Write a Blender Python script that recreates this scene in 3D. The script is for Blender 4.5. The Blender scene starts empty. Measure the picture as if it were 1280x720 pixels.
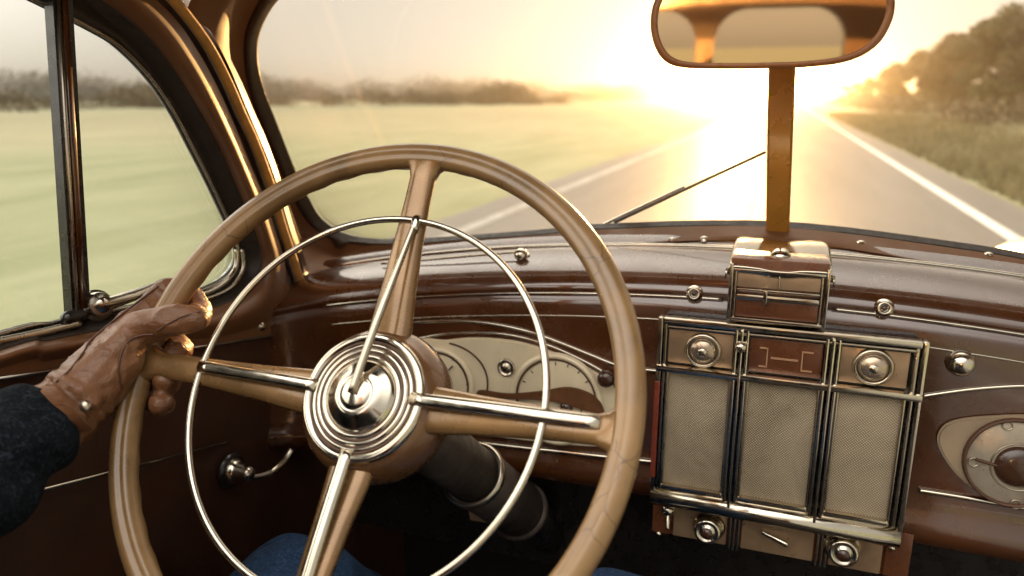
import bpy, bmesh, math, random
from mathutils import Vector, Matrix, noise
from mathutils.bvhtree import BVHTree
R = math.radians
random.seed(7)
scene = bpy.context.scene
COL = scene.collection

# ------------------------------------------------------------------ camera
# origin = the eye, +Y = the way the car drives, +X = right, ground at z = GZ
GZ = -1.40
F, W, H = 930.0, 640.0, 360.0
TH, PH = R(19.7677), R(14.3547)
fw = Vector((-math.sin(TH)*math.cos(PH), math.cos(TH)*math.cos(PH), -math.sin(PH)))
rt = Vector((math.cos(TH), math.sin(TH), 0)); up = rt.cross(fw)
def D(px, py): return fw + rt*((px-W)/F) - up*((py-H)/F)
def aY(px, py, y): d = D(px, py); return d*(y/d.y)
def aX(px, py, x): d = D(px, py); return d*(x/d.x)
def aZ(px, py, z): d = D(px, py); return d*(z/d.z)
WSP, WSN = Vector((0, .99, -.17)), Vector((0, 1, .56)).normalized()
def aW(px, py, off=0):                       # on the windscreen plane, off metres towards the cabin
    d = D(px, py); return d*(((WSP - WSN*off).dot(WSN))/d.dot(WSN))
cam_d = bpy.data.cameras.new('camera'); cam = bpy.data.objects.new('camera', cam_d); COL.objects.link(cam)
cam_d.sensor_width = 36; cam_d.lens = F/1280*36; cam_d.clip_start = .02; cam_d.clip_end = 5000
cam.matrix_world = Matrix((( rt.x, up.x, -fw.x, 0), (rt.y, up.y, -fw.y, 0), (rt.z, up.z, -fw.z, 0), (0, 0, 0, 1)))
cam_d.dof.use_dof = True; cam_d.dof.focus_distance = .74; cam_d.dof.aperture_fstop = 4.0
scene.camera = cam

# ------------------------------------------------------------------ materials
def mat(name): 
    m = bpy.data.materials.new(name); m.use_nodes = True
    return m, m.node_tree, m.node_tree.nodes['Principled BSDF']
def N(nt, t, **kw):
    n = nt.nodes.new(t)
    for k, v in kw.items(): setattr(n, k, v)
    return n
def ramp(nt, fac, stops):
    r = N(nt, 'ShaderNodeValToRGB'); e = r.color_ramp.elements
    while len(e) < len(stops): e.new(.5)
    for i, (p, c) in enumerate(stops): e[i].position = p; e[i].color = (*c, 1)
    nt.links.new(fac, r.inputs[0]); return r.outputs[0]
def noise_tex(nt, scale, detail=4, rough=.55, dist=0, vec=None):
    n = N(nt, 'ShaderNodeTexNoise'); n.inputs['Scale'].default_value = scale; n.inputs['Detail'].default_value = detail
    n.inputs['Roughness'].default_value = rough; n.inputs['Distortion'].default_value = dist
    nt.links.new(vec or coords(nt), n.inputs['Vector']); return n.outputs['Fac']
def coords(nt, kind='Object', scale=None):
    c = N(nt, 'ShaderNodeTexCoord').outputs[kind]
    if scale:
        mp = N(nt, 'ShaderNodeMapping'); mp.inputs['Scale'].default_value = scale; nt.links.new(c, mp.inputs[0]); c = mp.outputs[0]
    return c
def bump(nt, p, h, strength, dist=.001):
    b = N(nt, 'ShaderNodeBump'); b.inputs['Strength'].default_value = strength; b.inputs['Distance'].default_value = dist
    nt.links.new(h, b.inputs['Height']); nt.links.new(b.outputs[0], p.inputs['Normal'])
def basic(name, c, rough=.5, metal=0, var=.25, vscale=25, coat=0, coat_r=.08, bs=0, bscale=200, rvar=.12, spec=.5, sheen=0):
    m, nt, p = mat(name)
    f = noise_tex(nt, vscale)
    lo = tuple(x*(1-var) for x in c); hi = tuple(min(1, x*(1+var)) for x in c)
    nt.links.new(ramp(nt, f, [(.3, lo), (.7, hi)]), p.inputs['Base Color'])
    f2 = noise_tex(nt, vscale*3.1, 5)
    mr = N(nt, 'ShaderNodeMapRange'); mr.inputs[1].default_value = .3; mr.inputs[2].default_value = .7
    mr.inputs[3].default_value = max(0.02, rough-rvar); mr.inputs[4].default_value = rough+rvar
    nt.links.new(f2, mr.inputs[0]); nt.links.new(mr.outputs[0], p.inputs['Roughness'])
    p.inputs['Metallic'].default_value = metal; p.inputs['Coat Weight'].default_value = coat
    p.inputs['Coat Roughness'].default_value = coat_r; p.inputs['Specular IOR Level'].default_value = spec
    if sheen: p.inputs['Sheen Weight'].default_value = sheen
    if bs: bump(nt, p, noise_tex(nt, bscale, 5), bs)
    return m
M = {}
M['chrome'] = basic('chrome', (.66, .59, .48), .15, 1, .10, 30, rvar=.07, bs=.05, bscale=40)
M['worn_chrome'] = basic('worn_chrome', (.54, .47, .37), .27, 1, .08, 9, rvar=.05)
M['lacquer'] = basic('brown_lacquer', (.080, .0225, .0040), .30, .15, .28, 9, coat=1, coat_r=.07, bs=.12, bscale=14, rvar=.1)
M['lacquer'].node_tree.nodes['Principled BSDF'].inputs['Coat IOR'].default_value = 1.75
def dusty(m, s):                                   # uneven film of dust and fine wear in the clear coat
    nt = m.node_tree; p = nt.nodes['Principled BSDF']; f = noise_tex(nt, s, 8, .75, .6)
    mr = N(nt, 'ShaderNodeMapRange'); mr.inputs[1].default_value = .42; mr.inputs[2].default_value = .70; mr.inputs[3].default_value = .04; mr.inputs[4].default_value = .22
    nt.links.new(f, mr.inputs[0]); nt.links.new(mr.outputs[0], p.inputs['Coat Roughness'])
dusty(M['lacquer'], 11)
M['lacquer_deep'] = basic('deep_brown_lacquer', (.035, .014, .006), .38, .15, .2, 12, coat=.8, coat_r=.1, bs=.08, bscale=18, rvar=.06)
M['door_paint'] = basic('door_brown_paint', (.17, .068, .024), .48, .05, .2, 10, coat=.2, coat_r=.28, spec=.4, bs=.12, bscale=12, rvar=.06)
M['rubber'] = basic('black_rubber', (.028, .018, .012), .55, 0, .2, 40, bs=.2, bscale=150)
M['windlace'] = basic('ochre_piping', (.55, .25, .045), .6, 0, .2, 60, bs=.5, bscale=500, sheen=.3)
M['headliner'] = basic('dark_headliner', (.055, .034, .024), .9, 0, .2, 20, bs=.4, bscale=600)
M['ochre'] = basic('ochre_lacquer', (.66, .30, .045), .3, .3, .05, 6, coat=.8, coat_r=.1)
M['leatherette'] = basic('door_leatherette', (.055, .020, .009), .5, 0, .3, 7, bs=.35, bscale=350)
M['carpet'] = basic('dark_carpet', (.012, .008, .006), .95, 0, .3, 60, bs=.5, bscale=500)
def aged(name, c, grime, rough, coat):
    m, nt, p = mat(name); big = noise_tex(nt, 9, 5, .6, .8); fine = noise_tex(nt, 120, 4, .6)
    base = ramp(nt, big, [(.32, tuple(x*.62 for x in c)), (.5, c), (.68, tuple(min(1, x*1.28) for x in c))])
    v = N(nt, 'ShaderNodeTexVoronoi', feature='DISTANCE_TO_EDGE'); v.inputs['Scale'].default_value = 26
    wv = N(nt, 'ShaderNodeVectorMath', operation='MULTIPLY_ADD'); nz = N(nt, 'ShaderNodeTexNoise'); nz.inputs['Scale'].default_value = 30; nt.links.new(coords(nt), nz.inputs['Vector'])
    nt.links.new(nz.outputs['Color'], wv.inputs[0]); wv.inputs[1].default_value = (.03, .03, .03); nt.links.new(coords(nt), wv.inputs[2]); nt.links.new(wv.outputs[0], v.inputs['Vector'])
    lt = N(nt, 'ShaderNodeMath', operation='LESS_THAN'); nt.links.new(v.outputs['Distance'], lt.inputs[0]); lt.inputs[1].default_value = .012
    gt = N(nt, 'ShaderNodeMath', operation='GREATER_THAN'); nt.links.new(noise_tex(nt, 6, 3), gt.inputs[0]); gt.inputs[1].default_value = .57
    mu = N(nt, 'ShaderNodeMath', operation='MULTIPLY'); nt.links.new(lt.outputs[0], mu.inputs[0]); nt.links.new(gt.outputs[0], mu.inputs[1])
    mu2 = N(nt, 'ShaderNodeMath', operation='MULTIPLY'); nt.links.new(mu.outputs[0], mu2.inputs[0]); mu2.inputs[1].default_value = .6
    mx = N(nt, 'ShaderNodeMix', data_type='RGBA'); nt.links.new(mu2.outputs[0], mx.inputs[0]); nt.links.new(base, mx.inputs[6]); mx.inputs[7].default_value = (*grime, 1)
    nt.links.new(mx.outputs[2], p.inputs['Base Color'])
    mr = N(nt, 'ShaderNodeMapRange'); mr.inputs[1].default_value = .3; mr.inputs[2].default_value = .7; mr.inputs[3].default_value = rough-.1; mr.inputs[4].default_value = rough+.16
    nt.links.new(big, mr.inputs[0]); nt.links.new(mr.outputs[0], p.inputs['Roughness'])
    p.inputs['Coat Weight'].default_value = coat; p.inputs['Coat Roughness'].default_value = .14
    bump(nt, p, fine, .1, .0006); return m
M['bakelite'] = aged('tan_bakelite', (.275, .155, .062), (.07, .035, .018), .34, .5)
M['hubpaint'] = basic('bronze_hub_paint', (.17, .078, .030), .28, .3, .15, 14, coat=.8, coat_r=.08, rvar=.08)
M['cream'] = basic('cream_enamel', (.86, .72, .50), .38, .1, .1, 22, coat=.4, coat_r=.15, rvar=.08)
M['cream_dark'] = basic('aged_cream_enamel', (.36, .26, .165), .42, .2, .15, 22, coat=.3, rvar=.08)
M['ink'] = basic('dark_marking', (.09, .04, .02), .5, 0, .2, 40)
M['reflection'] = basic('brown_reflection', (.15, .062, .025), .35, .1, .3, 40, coat=.4)
M['column'] = basic('column_grey_brown', (.10, .075, .062), .42, .3, .25, 25, bs=.2, bscale=90)
M['knobdark'] = basic('dark_brown_knob', (.05, .02, .01), .25, 0, .2, 30, coat=.6)
M['radio_brown'] = basic('radio_brown_plate', (.17, .058, .024), .3, .3, .2, 20, coat=.6, coat_r=.12)
M['tanplate'] = basic('tan_metal_plate', (.45, .29, .17), .38, .55, .2, 26, bs=.15, bscale=160)
M['redbrown'] = basic('red_brown_trim', (.22, .04, .02), .3, .1, .15, 20, coat=.6)
M['blackpaint'] = basic('black_enamel', (.012, .009, .008), .3, 0, .2, 20, coat=.5)
M['line'] = basic('pale_dial_line', (.55, .30, .17), .4, .2, .1, 40)
M['spoke'] = basic('bronze_spoke', (.26, .14, .052), .28, .45, .3, 14, coat=.7, coat_r=.1, rvar=.08)
M['pillar'] = basic('pillar_brown', (.19, .088, .038), .55, .0, .15, 8, coat=.0, coat_r=.3, spec=.25, bs=.1, bscale=14)
M['mirror_frame'] = basic('mirror_frame_brown', (.36, .125, .035), .35, .1, .2, 20, coat=.6, coat_r=.15)
M['knobcap'] = basic('aged_silver_knob', (.50, .38, .27), .22, .8, .2, 60, coat=.4)
M['denim_seam'] = basic('denim_seam', (.015, .03, .06), .9, 0, .2, 300)
M['clockface'] = basic('aged_silver_dial', (.42, .345, .26), .36, .4, .22, 30, bs=.1, bscale=160)
M['skin'] = basic('skin', (.42, .24, .16), .5, 0, .1, 30)
# grille cloth: fine woven mesh
def weave(name, c1, c2, s):
    m, nt, p = mat(name)
    w1 = N(nt, 'ShaderNodeTexWave', wave_type='BANDS', bands_direction='X'); w2 = N(nt, 'ShaderNodeTexWave', wave_type='BANDS', bands_direction='Z')
    vec = coords(nt)
    mp = N(nt, 'ShaderNodeMapping'); mp.inputs['Rotation'].default_value = (0, R(45), 0); nt.links.new(vec, mp.inputs[0])
    for w in (w1, w2):
        w.inputs['Scale'].default_value = s; w.inputs['Distortion'].default_value = .4; w.inputs['Detail'].default_value = 1
        nt.links.new(mp.outputs[0], w.inputs['Vector'])
    mm = N(nt, 'ShaderNodeMath', operation='MULTIPLY'); nt.links.new(w1.outputs['Fac'], mm.inputs[0]); nt.links.new(w2.outputs['Fac'], mm.inputs[1])
    big = noise_tex(nt, 10, 7, .65, .8)
    mix = N(nt, 'ShaderNodeMath', operation='MULTIPLY_ADD'); nt.links.new(big, mix.inputs[0]); mix.inputs[1].default_value = .95; nt.links.new(mm.outputs[0], mix.inputs[2])
    nt.links.new(ramp(nt, mix.outputs[0], [(.30, c1), (1.0, c2)]), p.inputs['Base Color'])
    p.inputs['Roughness'].default_value = .45; p.inputs['Metallic'].default_value = .5
    bump(nt, p, mm.outputs[0], .8, .0008)
    return m
M['grille'] = weave('woven_grille_mesh', (.13, .09, .055), (.74, .60, .42), 150)
# leather
def leather():
    m, nt, p = mat('brown_leather')
    f = noise_tex(nt, 22, 6)
    nt.links.new(ramp(nt, f, [(.3, (.13, .052, .021)), (.55, (.215, .092, .040)), (.75, (.32, .155, .075))]), p.inputs['Base Color'])
    p.inputs['Roughness'].default_value = .38
    v = N(nt, 'ShaderNodeTexVoronoi'); v.inputs['Scale'].default_value = 420; nt.links.new(coords(nt), v.inputs['Vector'])
    w = noise_tex(nt, 45, 4, .6, 2.2, coords(nt, scale=(.5, 1, 1.7)))
    a = N(nt, 'ShaderNodeMath', operation='MULTIPLY_ADD'); nt.links.new(v.outputs['Distance'], a.inputs[0]); a.inputs[1].default_value = .16; nt.links.new(w, a.inputs[2])
    bump(nt, p, a.outputs[0], .5, .003)
    return m
M['leather'] = leather()
M['leather_seam'] = basic('leather_seam', (.10, .04, .022), .5, 0, .2, 60)
M['leather_trim'] = basic('leather_edge', (.36, .20, .11), .45, 0, .2, 60)
def cloth(name, c1, c2, c3, s, dist, bstr):
    m, nt, p = mat(name)
    f = noise_tex(nt, s, 6, .65, dist)
    nt.links.new(ramp(nt, f, [(.36, c1), (.52, c2), (.64, c3)]), p.inputs['Base Color'])
    p.inputs['Roughness'].default_value = .95; p.inputs['Specular IOR Level'].default_value = .2
    bump(nt, p, f, bstr, .003)
    return m
M['knit'] = cloth('dark_blue_knit', (.002, .003, .004), (.006, .009, .014), (.028, .038, .052), 190, 1.5, 1.0)
M['denim'] = cloth('blue_denim', (.012, .028, .065), (.022, .048, .105), (.04, .075, .15), 300, 0, .3)
# glass: thin pane
def glass(name, tint, dust):
    m = bpy.data.materials.new(name); m.use_nodes = True; nt = m.node_tree; nt.nodes.clear()
    o = N(nt, 'ShaderNodeOutputMaterial'); t = N(nt, 'ShaderNodeBsdfTransparent'); t.inputs[0].default_value = (*tint, 1)
    g = N(nt, 'ShaderNodeBsdfGlossy'); g.inputs['Roughness'].default_value = .02
    fr = N(nt, 'ShaderNodeFresnel'); fr.inputs[0].default_value = 1.3
    mx = N(nt, 'ShaderNodeMixShader'); nt.links.new(fr.outputs[0], mx.inputs[0]); nt.links.new(t.outputs[0], mx.inputs[1]); nt.links.new(g.outputs[0], mx.inputs[2])
    tr = N(nt, 'ShaderNodeBsdfTranslucent'); tr.inputs[0].default_value = (.9, .8, .6, 1)   # dust film on the glass
    m2 = N(nt, 'ShaderNodeMixShader'); nt.links.new(mx.outputs[0], m2.inputs[1]); nt.links.new(tr.outputs[0], m2.inputs[2])
    f = noise_tex(nt, 6, 6); mr = N(nt, 'ShaderNodeMapRange'); mr.inputs[3].default_value = dust*.5; mr.inputs[4].default_value = dust*1.5
    nt.links.new(f, mr.inputs[0]); nt.links.new(mr.outputs[0], m2.inputs[0])
    nt.links.new(m2.outputs[0], o.inputs[0]); return m
M['glass'] = glass('window_glass', (.97, .97, .95), .006)
M['windscreen'] = glass('windscreen_glass', (.97, .96, .93), .012)
m, nt, p = mat('mirror_glass'); p.inputs['Metallic'].default_value = 1; p.inputs['Roughness'].default_value = .03
p.inputs['Base Color'].default_value = (.86, .60, .36, 1); M['mirror'] = m

# ------------------------------------------------------------------ object helpers
WM = {}
def thing(name, label, cat, loc, group=None, mtx=None):
    o = bpy.data.objects.new(name, None); COL.objects.link(o)
    mw = mtx if mtx is not None else Matrix.Translation(loc)
    o.matrix_world = mw; o.empty_display_size = .05; WM[o] = mw.copy()
    o['label'] = label; o['category'] = cat
    if group: o['group'] = group
    return o
def link(name, me, mm, parent=None, MX=None, smooth=True, origin=None):
    """mesh given in world coordinates (or in the frame MX) -> one object under parent"""
    if MX is not None: me.transform(MX)
    if parent is not None: W0 = WM[parent]
    else: W0 = Matrix.Translation(origin) if origin is not None else Matrix.Identity(4)
    me.transform(W0.inverted())
    if smooth is True: 
        for f in me.polygons: f.use_smooth = True
    elif smooth:
        for f in me.polygons: f.use_smooth = True
        me.set_sharp_from_angle(angle=R(smooth))
    me.materials.clear(); me.materials.append(mm)
    o = bpy.data.objects.new(name, me); COL.objects.link(o)
    if parent is not None: o.parent = parent; WM[o] = W0.copy()
    else: o.matrix_world = W0; WM[o] = W0.copy()
    return o
def mesh(verts, faces):
    me = bpy.data.meshes.new('m'); me.from_pydata([tuple(v) for v in verts], [], faces)
    bm = bmesh.new(); bm.from_mesh(me); bmesh.ops.recalc_face_normals(bm, faces=bm.faces); bm.to_mesh(me); bm.free(); me.update(); return me
def join(*ms):
    V, Fc = [], []
    for me in ms:
        b = len(V); V += [v.co.copy() for v in me.vertices]; Fc += [[b+i for i in f.vertices] for f in me.polygons]
    me = bpy.data.meshes.new('m'); me.from_pydata(V, [], Fc); me.update(); return me
def spline(pts, n, closed=False):
    P = [Vector(p) for p in pts]; L = len(P); segs = L if closed else L-1
    g = lambda i: P[i % L] if closed else P[max(0, min(L-1, i))]
    fine = []
    for s in range(segs):
        p0, p1, p2, p3 = g(s-1), g(s), g(s+1), g(s+2)
        for k in range(12):
            t = k/12; fine.append(.5*((2*p1)+(-p0+p2)*t+(2*p0-5*p1+4*p2-p3)*t*t+(-p0+3*p1-3*p2+p3)*t**3))
    fine.append(P[0] if closed else P[-1])
    ln = [0]
    for a, b in zip(fine, fine[1:]): ln.append(ln[-1]+(b-a).length)
    out = []; j = 0
    m = n if closed else n-1
    for k in range(n):
        t = ln[-1]*k/m
        while j < len(ln)-2 and ln[j+1] < t: j += 1
        d = ln[j+1]-ln[j]; out.append(fine[j].lerp(fine[j+1], 0 if d == 0 else (t-ln[j])/d))
    return out
def sweep(path, prof, closed=False, upv=(0, 0, 1), caps=True, scale=None):
    """sweep a closed 2D profile [(a,b)] along path"""
    P = path; n = len(P); V = []; Fc = []; k = len(prof); u = Vector(upv)
    prev = None
    for i, p in enumerate(P):
        t = ((P[(i+1) % n]-P[i-1]) if closed else (P[min(i+1, n-1)]-P[max(i-1, 0)])).normalized()
        if prev is None: a = (u - t*u.dot(t)).normalized()
        else: a = (prev - t*prev.dot(t)).normalized()
        prev = a; b = t.cross(a); s = scale(i/(n-1)) if scale else 1
        for (x, y) in prof: V.append(p + a*x*s + b*y*s)
    for i in range(n if closed else n-1):
        for j in range(k):
            i2 = (i+1) % n; Fc.append([i*k+j, i*k+(j+1) % k, i2*k+(j+1) % k, i2*k+j])
    if not closed and caps: Fc.append(list(range(k))[::-1]); Fc.append([(n-1)*k+j for j in range(k)])
    return mesh(V, Fc)
def circ(r, n=12, sx=1): return [(r*math.cos(2*math.pi*i/n), r*sx*math.sin(2*math.pi*i/n)) for i in range(n)]
def tube(pts, r, n=40, closed=False, seg=10, scale=None, sx=1): return sweep(spline(pts, n, closed), circ(r, seg, sx), closed, scale=scale)
def frame(nrm, upv=Vector((0, 0, 1)), loc=Vector((0, 0, 0))):
    z = Vector(nrm).normalized(); y = (upv - z*upv.dot(z)).normalized(); x = y.cross(z)
    return Matrix(((x.x, y.x, z.x, loc.x), (x.y, y.y, z.y, loc.y), (x.z, y.z, z.z, loc.z), (0, 0, 0, 1)))
def lathe(prof, n=48):
    """prof: [(r,z)] around +Z"""
    V, Fc, rings = [], [], []
    for r, z in prof:
        if r < 1e-6: rings.append([len(V)]); V.append((0, 0, z))
        else:
            rings.append(list(range(len(V), len(V)+n)))
            V += [(r*math.cos(2*math.pi*i/n), r*math.sin(2*math.pi*i/n), z) for i in range(n)]
    for a, b in zip(rings, rings[1:]):
        if len(a) == 1 and len(b) == 1: continue
        for i in range(n):
            j = (i+1) % n
            if len(a) == 1: Fc.append([a[0], b[i], b[j]])
            elif len(b) == 1: Fc.append([a[i], b[0], a[j]])
            else: Fc.append([a[i], b[i], b[j], a[j]])
    return mesh(V, Fc)
def box(x0, x1, y0, y1, z0, z1, bev=0, seg=2):
    bm = bmesh.new(); bmesh.ops.create_cube(bm, size=1)
    for v in bm.verts: v.co = Vector(((x0+x1)/2+v.co.x*(x1-x0), (y0+y1)/2+v.co.y*(y1-y0), (z0+z1)/2+v.co.z*(z1-z0)))
    if bev: bmesh.ops.bevel(bm, geom=bm.edges[:], offset=bev, segments=seg, affect='EDGES', profile=.6)
    me = bpy.data.meshes.new('m'); bm.to_mesh(me); bm.free(); return me
def prism(outline, depth_vec, bev=0):
    """closed outline of 3D points, extruded by depth_vec"""
    bm = bmesh.new(); vs = [bm.verts.new(p) for p in outline]; f = bm.faces.new(vs)
    r = bmesh.ops.extrude_face_region(bm, geom=[f]); 
    for g in r['geom']:
        if isinstance(g, bmesh.types.BMVert): g.co += Vector(depth_vec)
    bmesh.ops.recalc_face_normals(bm, faces=bm.faces)
    if bev:
        ed = [e for e in bm.edges if any(len(q.verts) > 4 for q in e.link_faces)]
        bmesh.ops.bevel(bm, geom=ed, offset=bev, segments=2, affect='EDGES')
    me = bpy.data.meshes.new('m'); bm.to_mesh(me); bm.free(); return me
def loft(rails, n=80, m=5, closed=False, thick=0):
    def ctl(P):                                # sampled by control point, so that the rails stay in step
        P = [Vector(p) for p in P]; L = len(P); segs = L if closed else L-1; out = []
        g = lambda i: P[i % L] if closed else P[max(0, min(L-1, i))]
        for k in range(n):
            u = segs*k/(n if closed else n-1); s_ = min(int(u), segs-1); t = u-s_
            p0, p1, p2, p3 = g(s_-1), g(s_), g(s_+1), g(s_+2)
            out.append(.5*((2*p1)+(-p0+p2)*t+(2*p0-5*p1+4*p2-p3)*t*t+(-p0+3*p1-3*p2+p3)*t**3))
        return out
    Rr = [ctl(r) for r in rails]
    assert len({len(r) for r in rails}) == 1, [len(r) for r in rails]
    G = []
    for i in range(n):
        G.append(spline([r[i] for r in Rr], (len(rails)-1)*m+1))
    k = len(G[0]); V = [p for g in G for p in g]; Fc = []
    for i in range(n if closed else n-1):
        i2 = (i+1) % n
        for j in range(k-1): Fc.append([i*k+j, i*k+j+1, i2*k+j+1, i2*k+j])
    me = mesh(V, Fc)
    if thick:
        bm = bmesh.new(); bm.from_mesh(me); bmesh.ops.recalc_face_normals(bm, faces=bm.faces)
        bmesh.ops.solidify(bm, geom=bm.faces[:], thickness=thick); bm.to_mesh(me); bm.free()
    return me
def bvh(me):
    return BVHTree.FromPolygons([v.co.copy() for v in me.vertices], [list(f.vertices) for f in me.polygons])
def hull(spheres, sub=2):
    bm = bmesh.new()
    for c, r in spheres:
        bmesh.ops.create_icosphere(bm, subdivisions=sub, radius=r, matrix=Matrix.Translation(c))
    out = bmesh.ops.convex_hull(bm, input=bm.verts[:])
    bmesh.ops.delete(bm, geom=list({g for g in out['geom_interior']+out['geom_unused'] if isinstance(g, bmesh.types.BMVert)}), context='VERTS')
    me = bpy.data.meshes.new('m'); bm.to_mesh(me); bm.free(); return me
def fuse(ms, voxel, smooth=4, fac=.5, disp=None):
    me = join(*ms); o = bpy.data.objects.new('tmp', me); COL.objects.link(o)
    a = o.modifiers.new('r', 'REMESH'); a.mode = 'VOXEL'; a.voxel_size = voxel
    b = o.modifiers.new('s', 'SMOOTH'); b.iterations = smooth; b.factor = fac
    dg = bpy.context.evaluated_depsgraph_get(); ev = o.evaluated_get(dg)
    out = bpy.data.meshes.new_from_object(ev); bpy.data.objects.remove(o)
    if disp:
        nn = [v.normal.copy() for v in out.vertices]
        for v, q in zip(out.vertices, nn): v.co += q*disp(v.co)
    return out

# ================================================================== CAR BODY
body = thing('car_cabin', 'brown cabin of an old car with its left door, curved pillar, roof edge and windscreen', 'car cabin', (0, .6, -.95))
mir = lambda pts: [Vector((-p.x, p.y, p.z)) for p in pts]
r0L = [aW(*q) for q in [(760, 283), (680, 290), (600, 296), (500, 302), (438, 297), (403, 278), (384, 250), (366, 213), (345, 160), (326, 110), (319, 72), (323, 38), (345, 0), (385, -28)]]
topc = [Vector((-.45, 0, .155)), Vector((-.2, 0, .17))]
for t_ in topc: t_.y = WSP.y - (t_.z-WSP.z)*.56
mid0 = aW(985, 281); mid0.x = 0
half0 = [mid0]+r0L+topc
tm = Vector((0, WSP.y-(.172-WSP.z)*.56, .172))
R0 = half0 + [tm] + mir(half0[1:])[::-1]
def off_loop(px_list, off, topz, yfun=None):
    L = [aW(*q, off) for q in px_list]; L[0].x = 0
    L += [Vector((-.47, 0, topz-.012)), Vector((-.2, 0, topz))]
    for t_ in L[-2:]: t_.y = WSP.y - (t_.z-WSP.z)*.56 - off*1.15
    tm = Vector((0, WSP.y-(topz+.002-WSP.z)*.56-off*1.15, topz+.002))
    return L+[tm]+mir(L[1:])[::-1]
R1 = off_loop([(985, 284.5), (760, 286.5), (680, 293), (600, 299), (492, 306), (429, 302), (392, 283), (371, 254), (353, 216), (332, 168), (315, 120), (307, 76), (309, 38), (326, 0), (355, -40)], .012, .182)
R2 = off_loop([(985, 296), (760, 299), (680, 307), (600, 315), (485, 323), (413, 320), (374, 298), (353, 264), (336, 225), (315, 178), (297, 130), (288, 80), (288, 38), (300, -5), (325, -60)], .04, .20)
def r3():
    L = [aY(985, 302, .935), aY(760, 306, .925), aY(680, 315, .92), aY(600, 325, .91), aY(485, 338, .89), aY(425, 349, .875), aX(386, 342, -.632), aX(368, 305, -.632), aX(354, 258, -.632),
         aX(340, 212, -.632), aX(321, 165, -.632), aX(304, 125, -.632), aX(286, 82, -.632), aX(264, 40, -.632), aX(238, 0, -.632)]
    L[0].x = 0
    L += [Vector((-.45, .66, .20)), Vector((-.2, .68, .218))]
    return L+[Vector((0, .685, .22))]+mir(L[1:])[::-1]
R3 = r3()
gl = spline(R0, 160, True)
link('windshield_glass', prism([p + WSN*.002 for p in gl], WSN*.004), M['windscreen'], body, smooth=30)
link('windshield_seal', loft([[p+WSN*.004 for p in R0], [a.lerp(b, .5)-WSN*.006 for a, b in zip(R0, R1)], R1], 200, 4, True, .002), M['rubber'], body)
surround = loft([R1, R2, R3], 240, 7, True)
SB = bvh(surround)
link('windshield_surround', surround, M['pillar'], body)
# piping between pillar and door
WL = [aX(*q, -.629) for q in [(200, -20), (235, 22), (262, 60), (285, 104), (302, 143), (320, 183), (340, 238), (353, 284), (375, 350), (394, 415), (412, 480), (430, 560), (450, 650)]]
link('windlace', tube(WL, .0062, 120, seg=10), M['windlace'], body)
link('windlace', tube(mir(WL), .0062, 120, seg=10), M['windlace'], body)
link('pillar_trim', tube([aX(*q, -.640) for q in [(347, 222), (356, 245), (367, 275), (376, 300)]], .0011, 40, seg=8), M['chrome'], body)
# divider bar between the two panes
db0, db1 = aW(972, 288, .02), aW(978, 60, .02)
dv = (db1-db0); dbt = db0+dv*1.62
def bar_prof(w, d): return [(-w, -d*.5), (-w*.8, -d), (w*.8, -d), (w, -d*.5), (w, d*.5), (w*.8, d), (-w*.8, d), (-w, d*.5)]
link('windshield_divider', sweep([db0-dv*.08, db0, db0.lerp(dbt, .5), dbt], bar_prof(.0135, .006), upv=(1, 0, 0)), M['ochre'], body, smooth=35)
# screws on the surround
def on(b, px, py):
    h = b.ray_cast(Vector((0, 0, 0)), D(px, py).normalized())
    if h[0] is None: raise Exception('miss %s %s' % (px, py))
    n = h[1]
    if n.dot(h[0]) > 0: n = -n
    return h[0], n
def screw_mesh(r):
    return lathe([(0, r*.55), (r*.5, r*.5), (r*.85, r*.3), (r, 0), (r*1.25, 0), (r*1.3, -r*.3)], 20)
for q in [(346, 207), (840, 299), (880, 298), (1077, 303), (1237, 318)]:
    while SB.ray_cast(Vector(), D(*q).normalized())[0] is None: q = (q[0], q[1]-1)
    p_, n_ = on(SB, *q); link('screw', screw_mesh(.0042), M['chrome'], body, frame(n_, loc=p_))
# roof lining, rear part, floor, firewall
def roof():
    rails = []
    for x, z in [(-.632, .185), (-.58, .222), (-.45, .25), (-.2, .268), (0, .272), (.2, .268), (.45, .25), (.58, .222), (.632, .185)]:
        yf = {.632: .575, .58: .62, .45: .66, .2: .68, 0: .685}[abs(x)]; zf = {.632: .185, .58: .192, .45: .20, .2: .218, 0: .22}[abs(x)]
        rails.append([Vector((x, yf, zf)), Vector((x, yf-.07, (z+zf)/2+.008)), Vector((x, yf-.15, z)), Vector((x, yf-.19, z))])
    return loft(rails, 30, 3, False, .01)
link('roof_lining', roof(), M['headliner'], body)
def cr(P, i, t): p0, p1, p2, p3 = P[i-1], P[i], P[i+1], P[i+2]; return .5*((2*p1)+(-p0+p2)*t+(2*p0-5*p1+4*p2-p3)*t*t+(-p0+3*p1-3*p2+p3)*t**3)
rc = [R3[14], cr(R3, 14, .3), cr(R3, 14, .6), R3[15], cr(R3, 15, .4)]
rd = [Vector((-.636, .60, .125)), Vector((-.634, .57, .175)), Vector((-.60, .59, .200)), Vector((-.45, .64, .212)), Vector((-.36, .65, .218))]
for f_ in (lambda P: P, mir): link('roof_corner', loft([f_([p+Vector((.001, .004, .003)) for p in rc]), f_([a.lerp(b, .5)+Vector((-.004, 0, .008)) for a, b in zip(rc, rd)]), f_(rd)], 40, 6, False, .003), M['headliner'], body)
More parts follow.
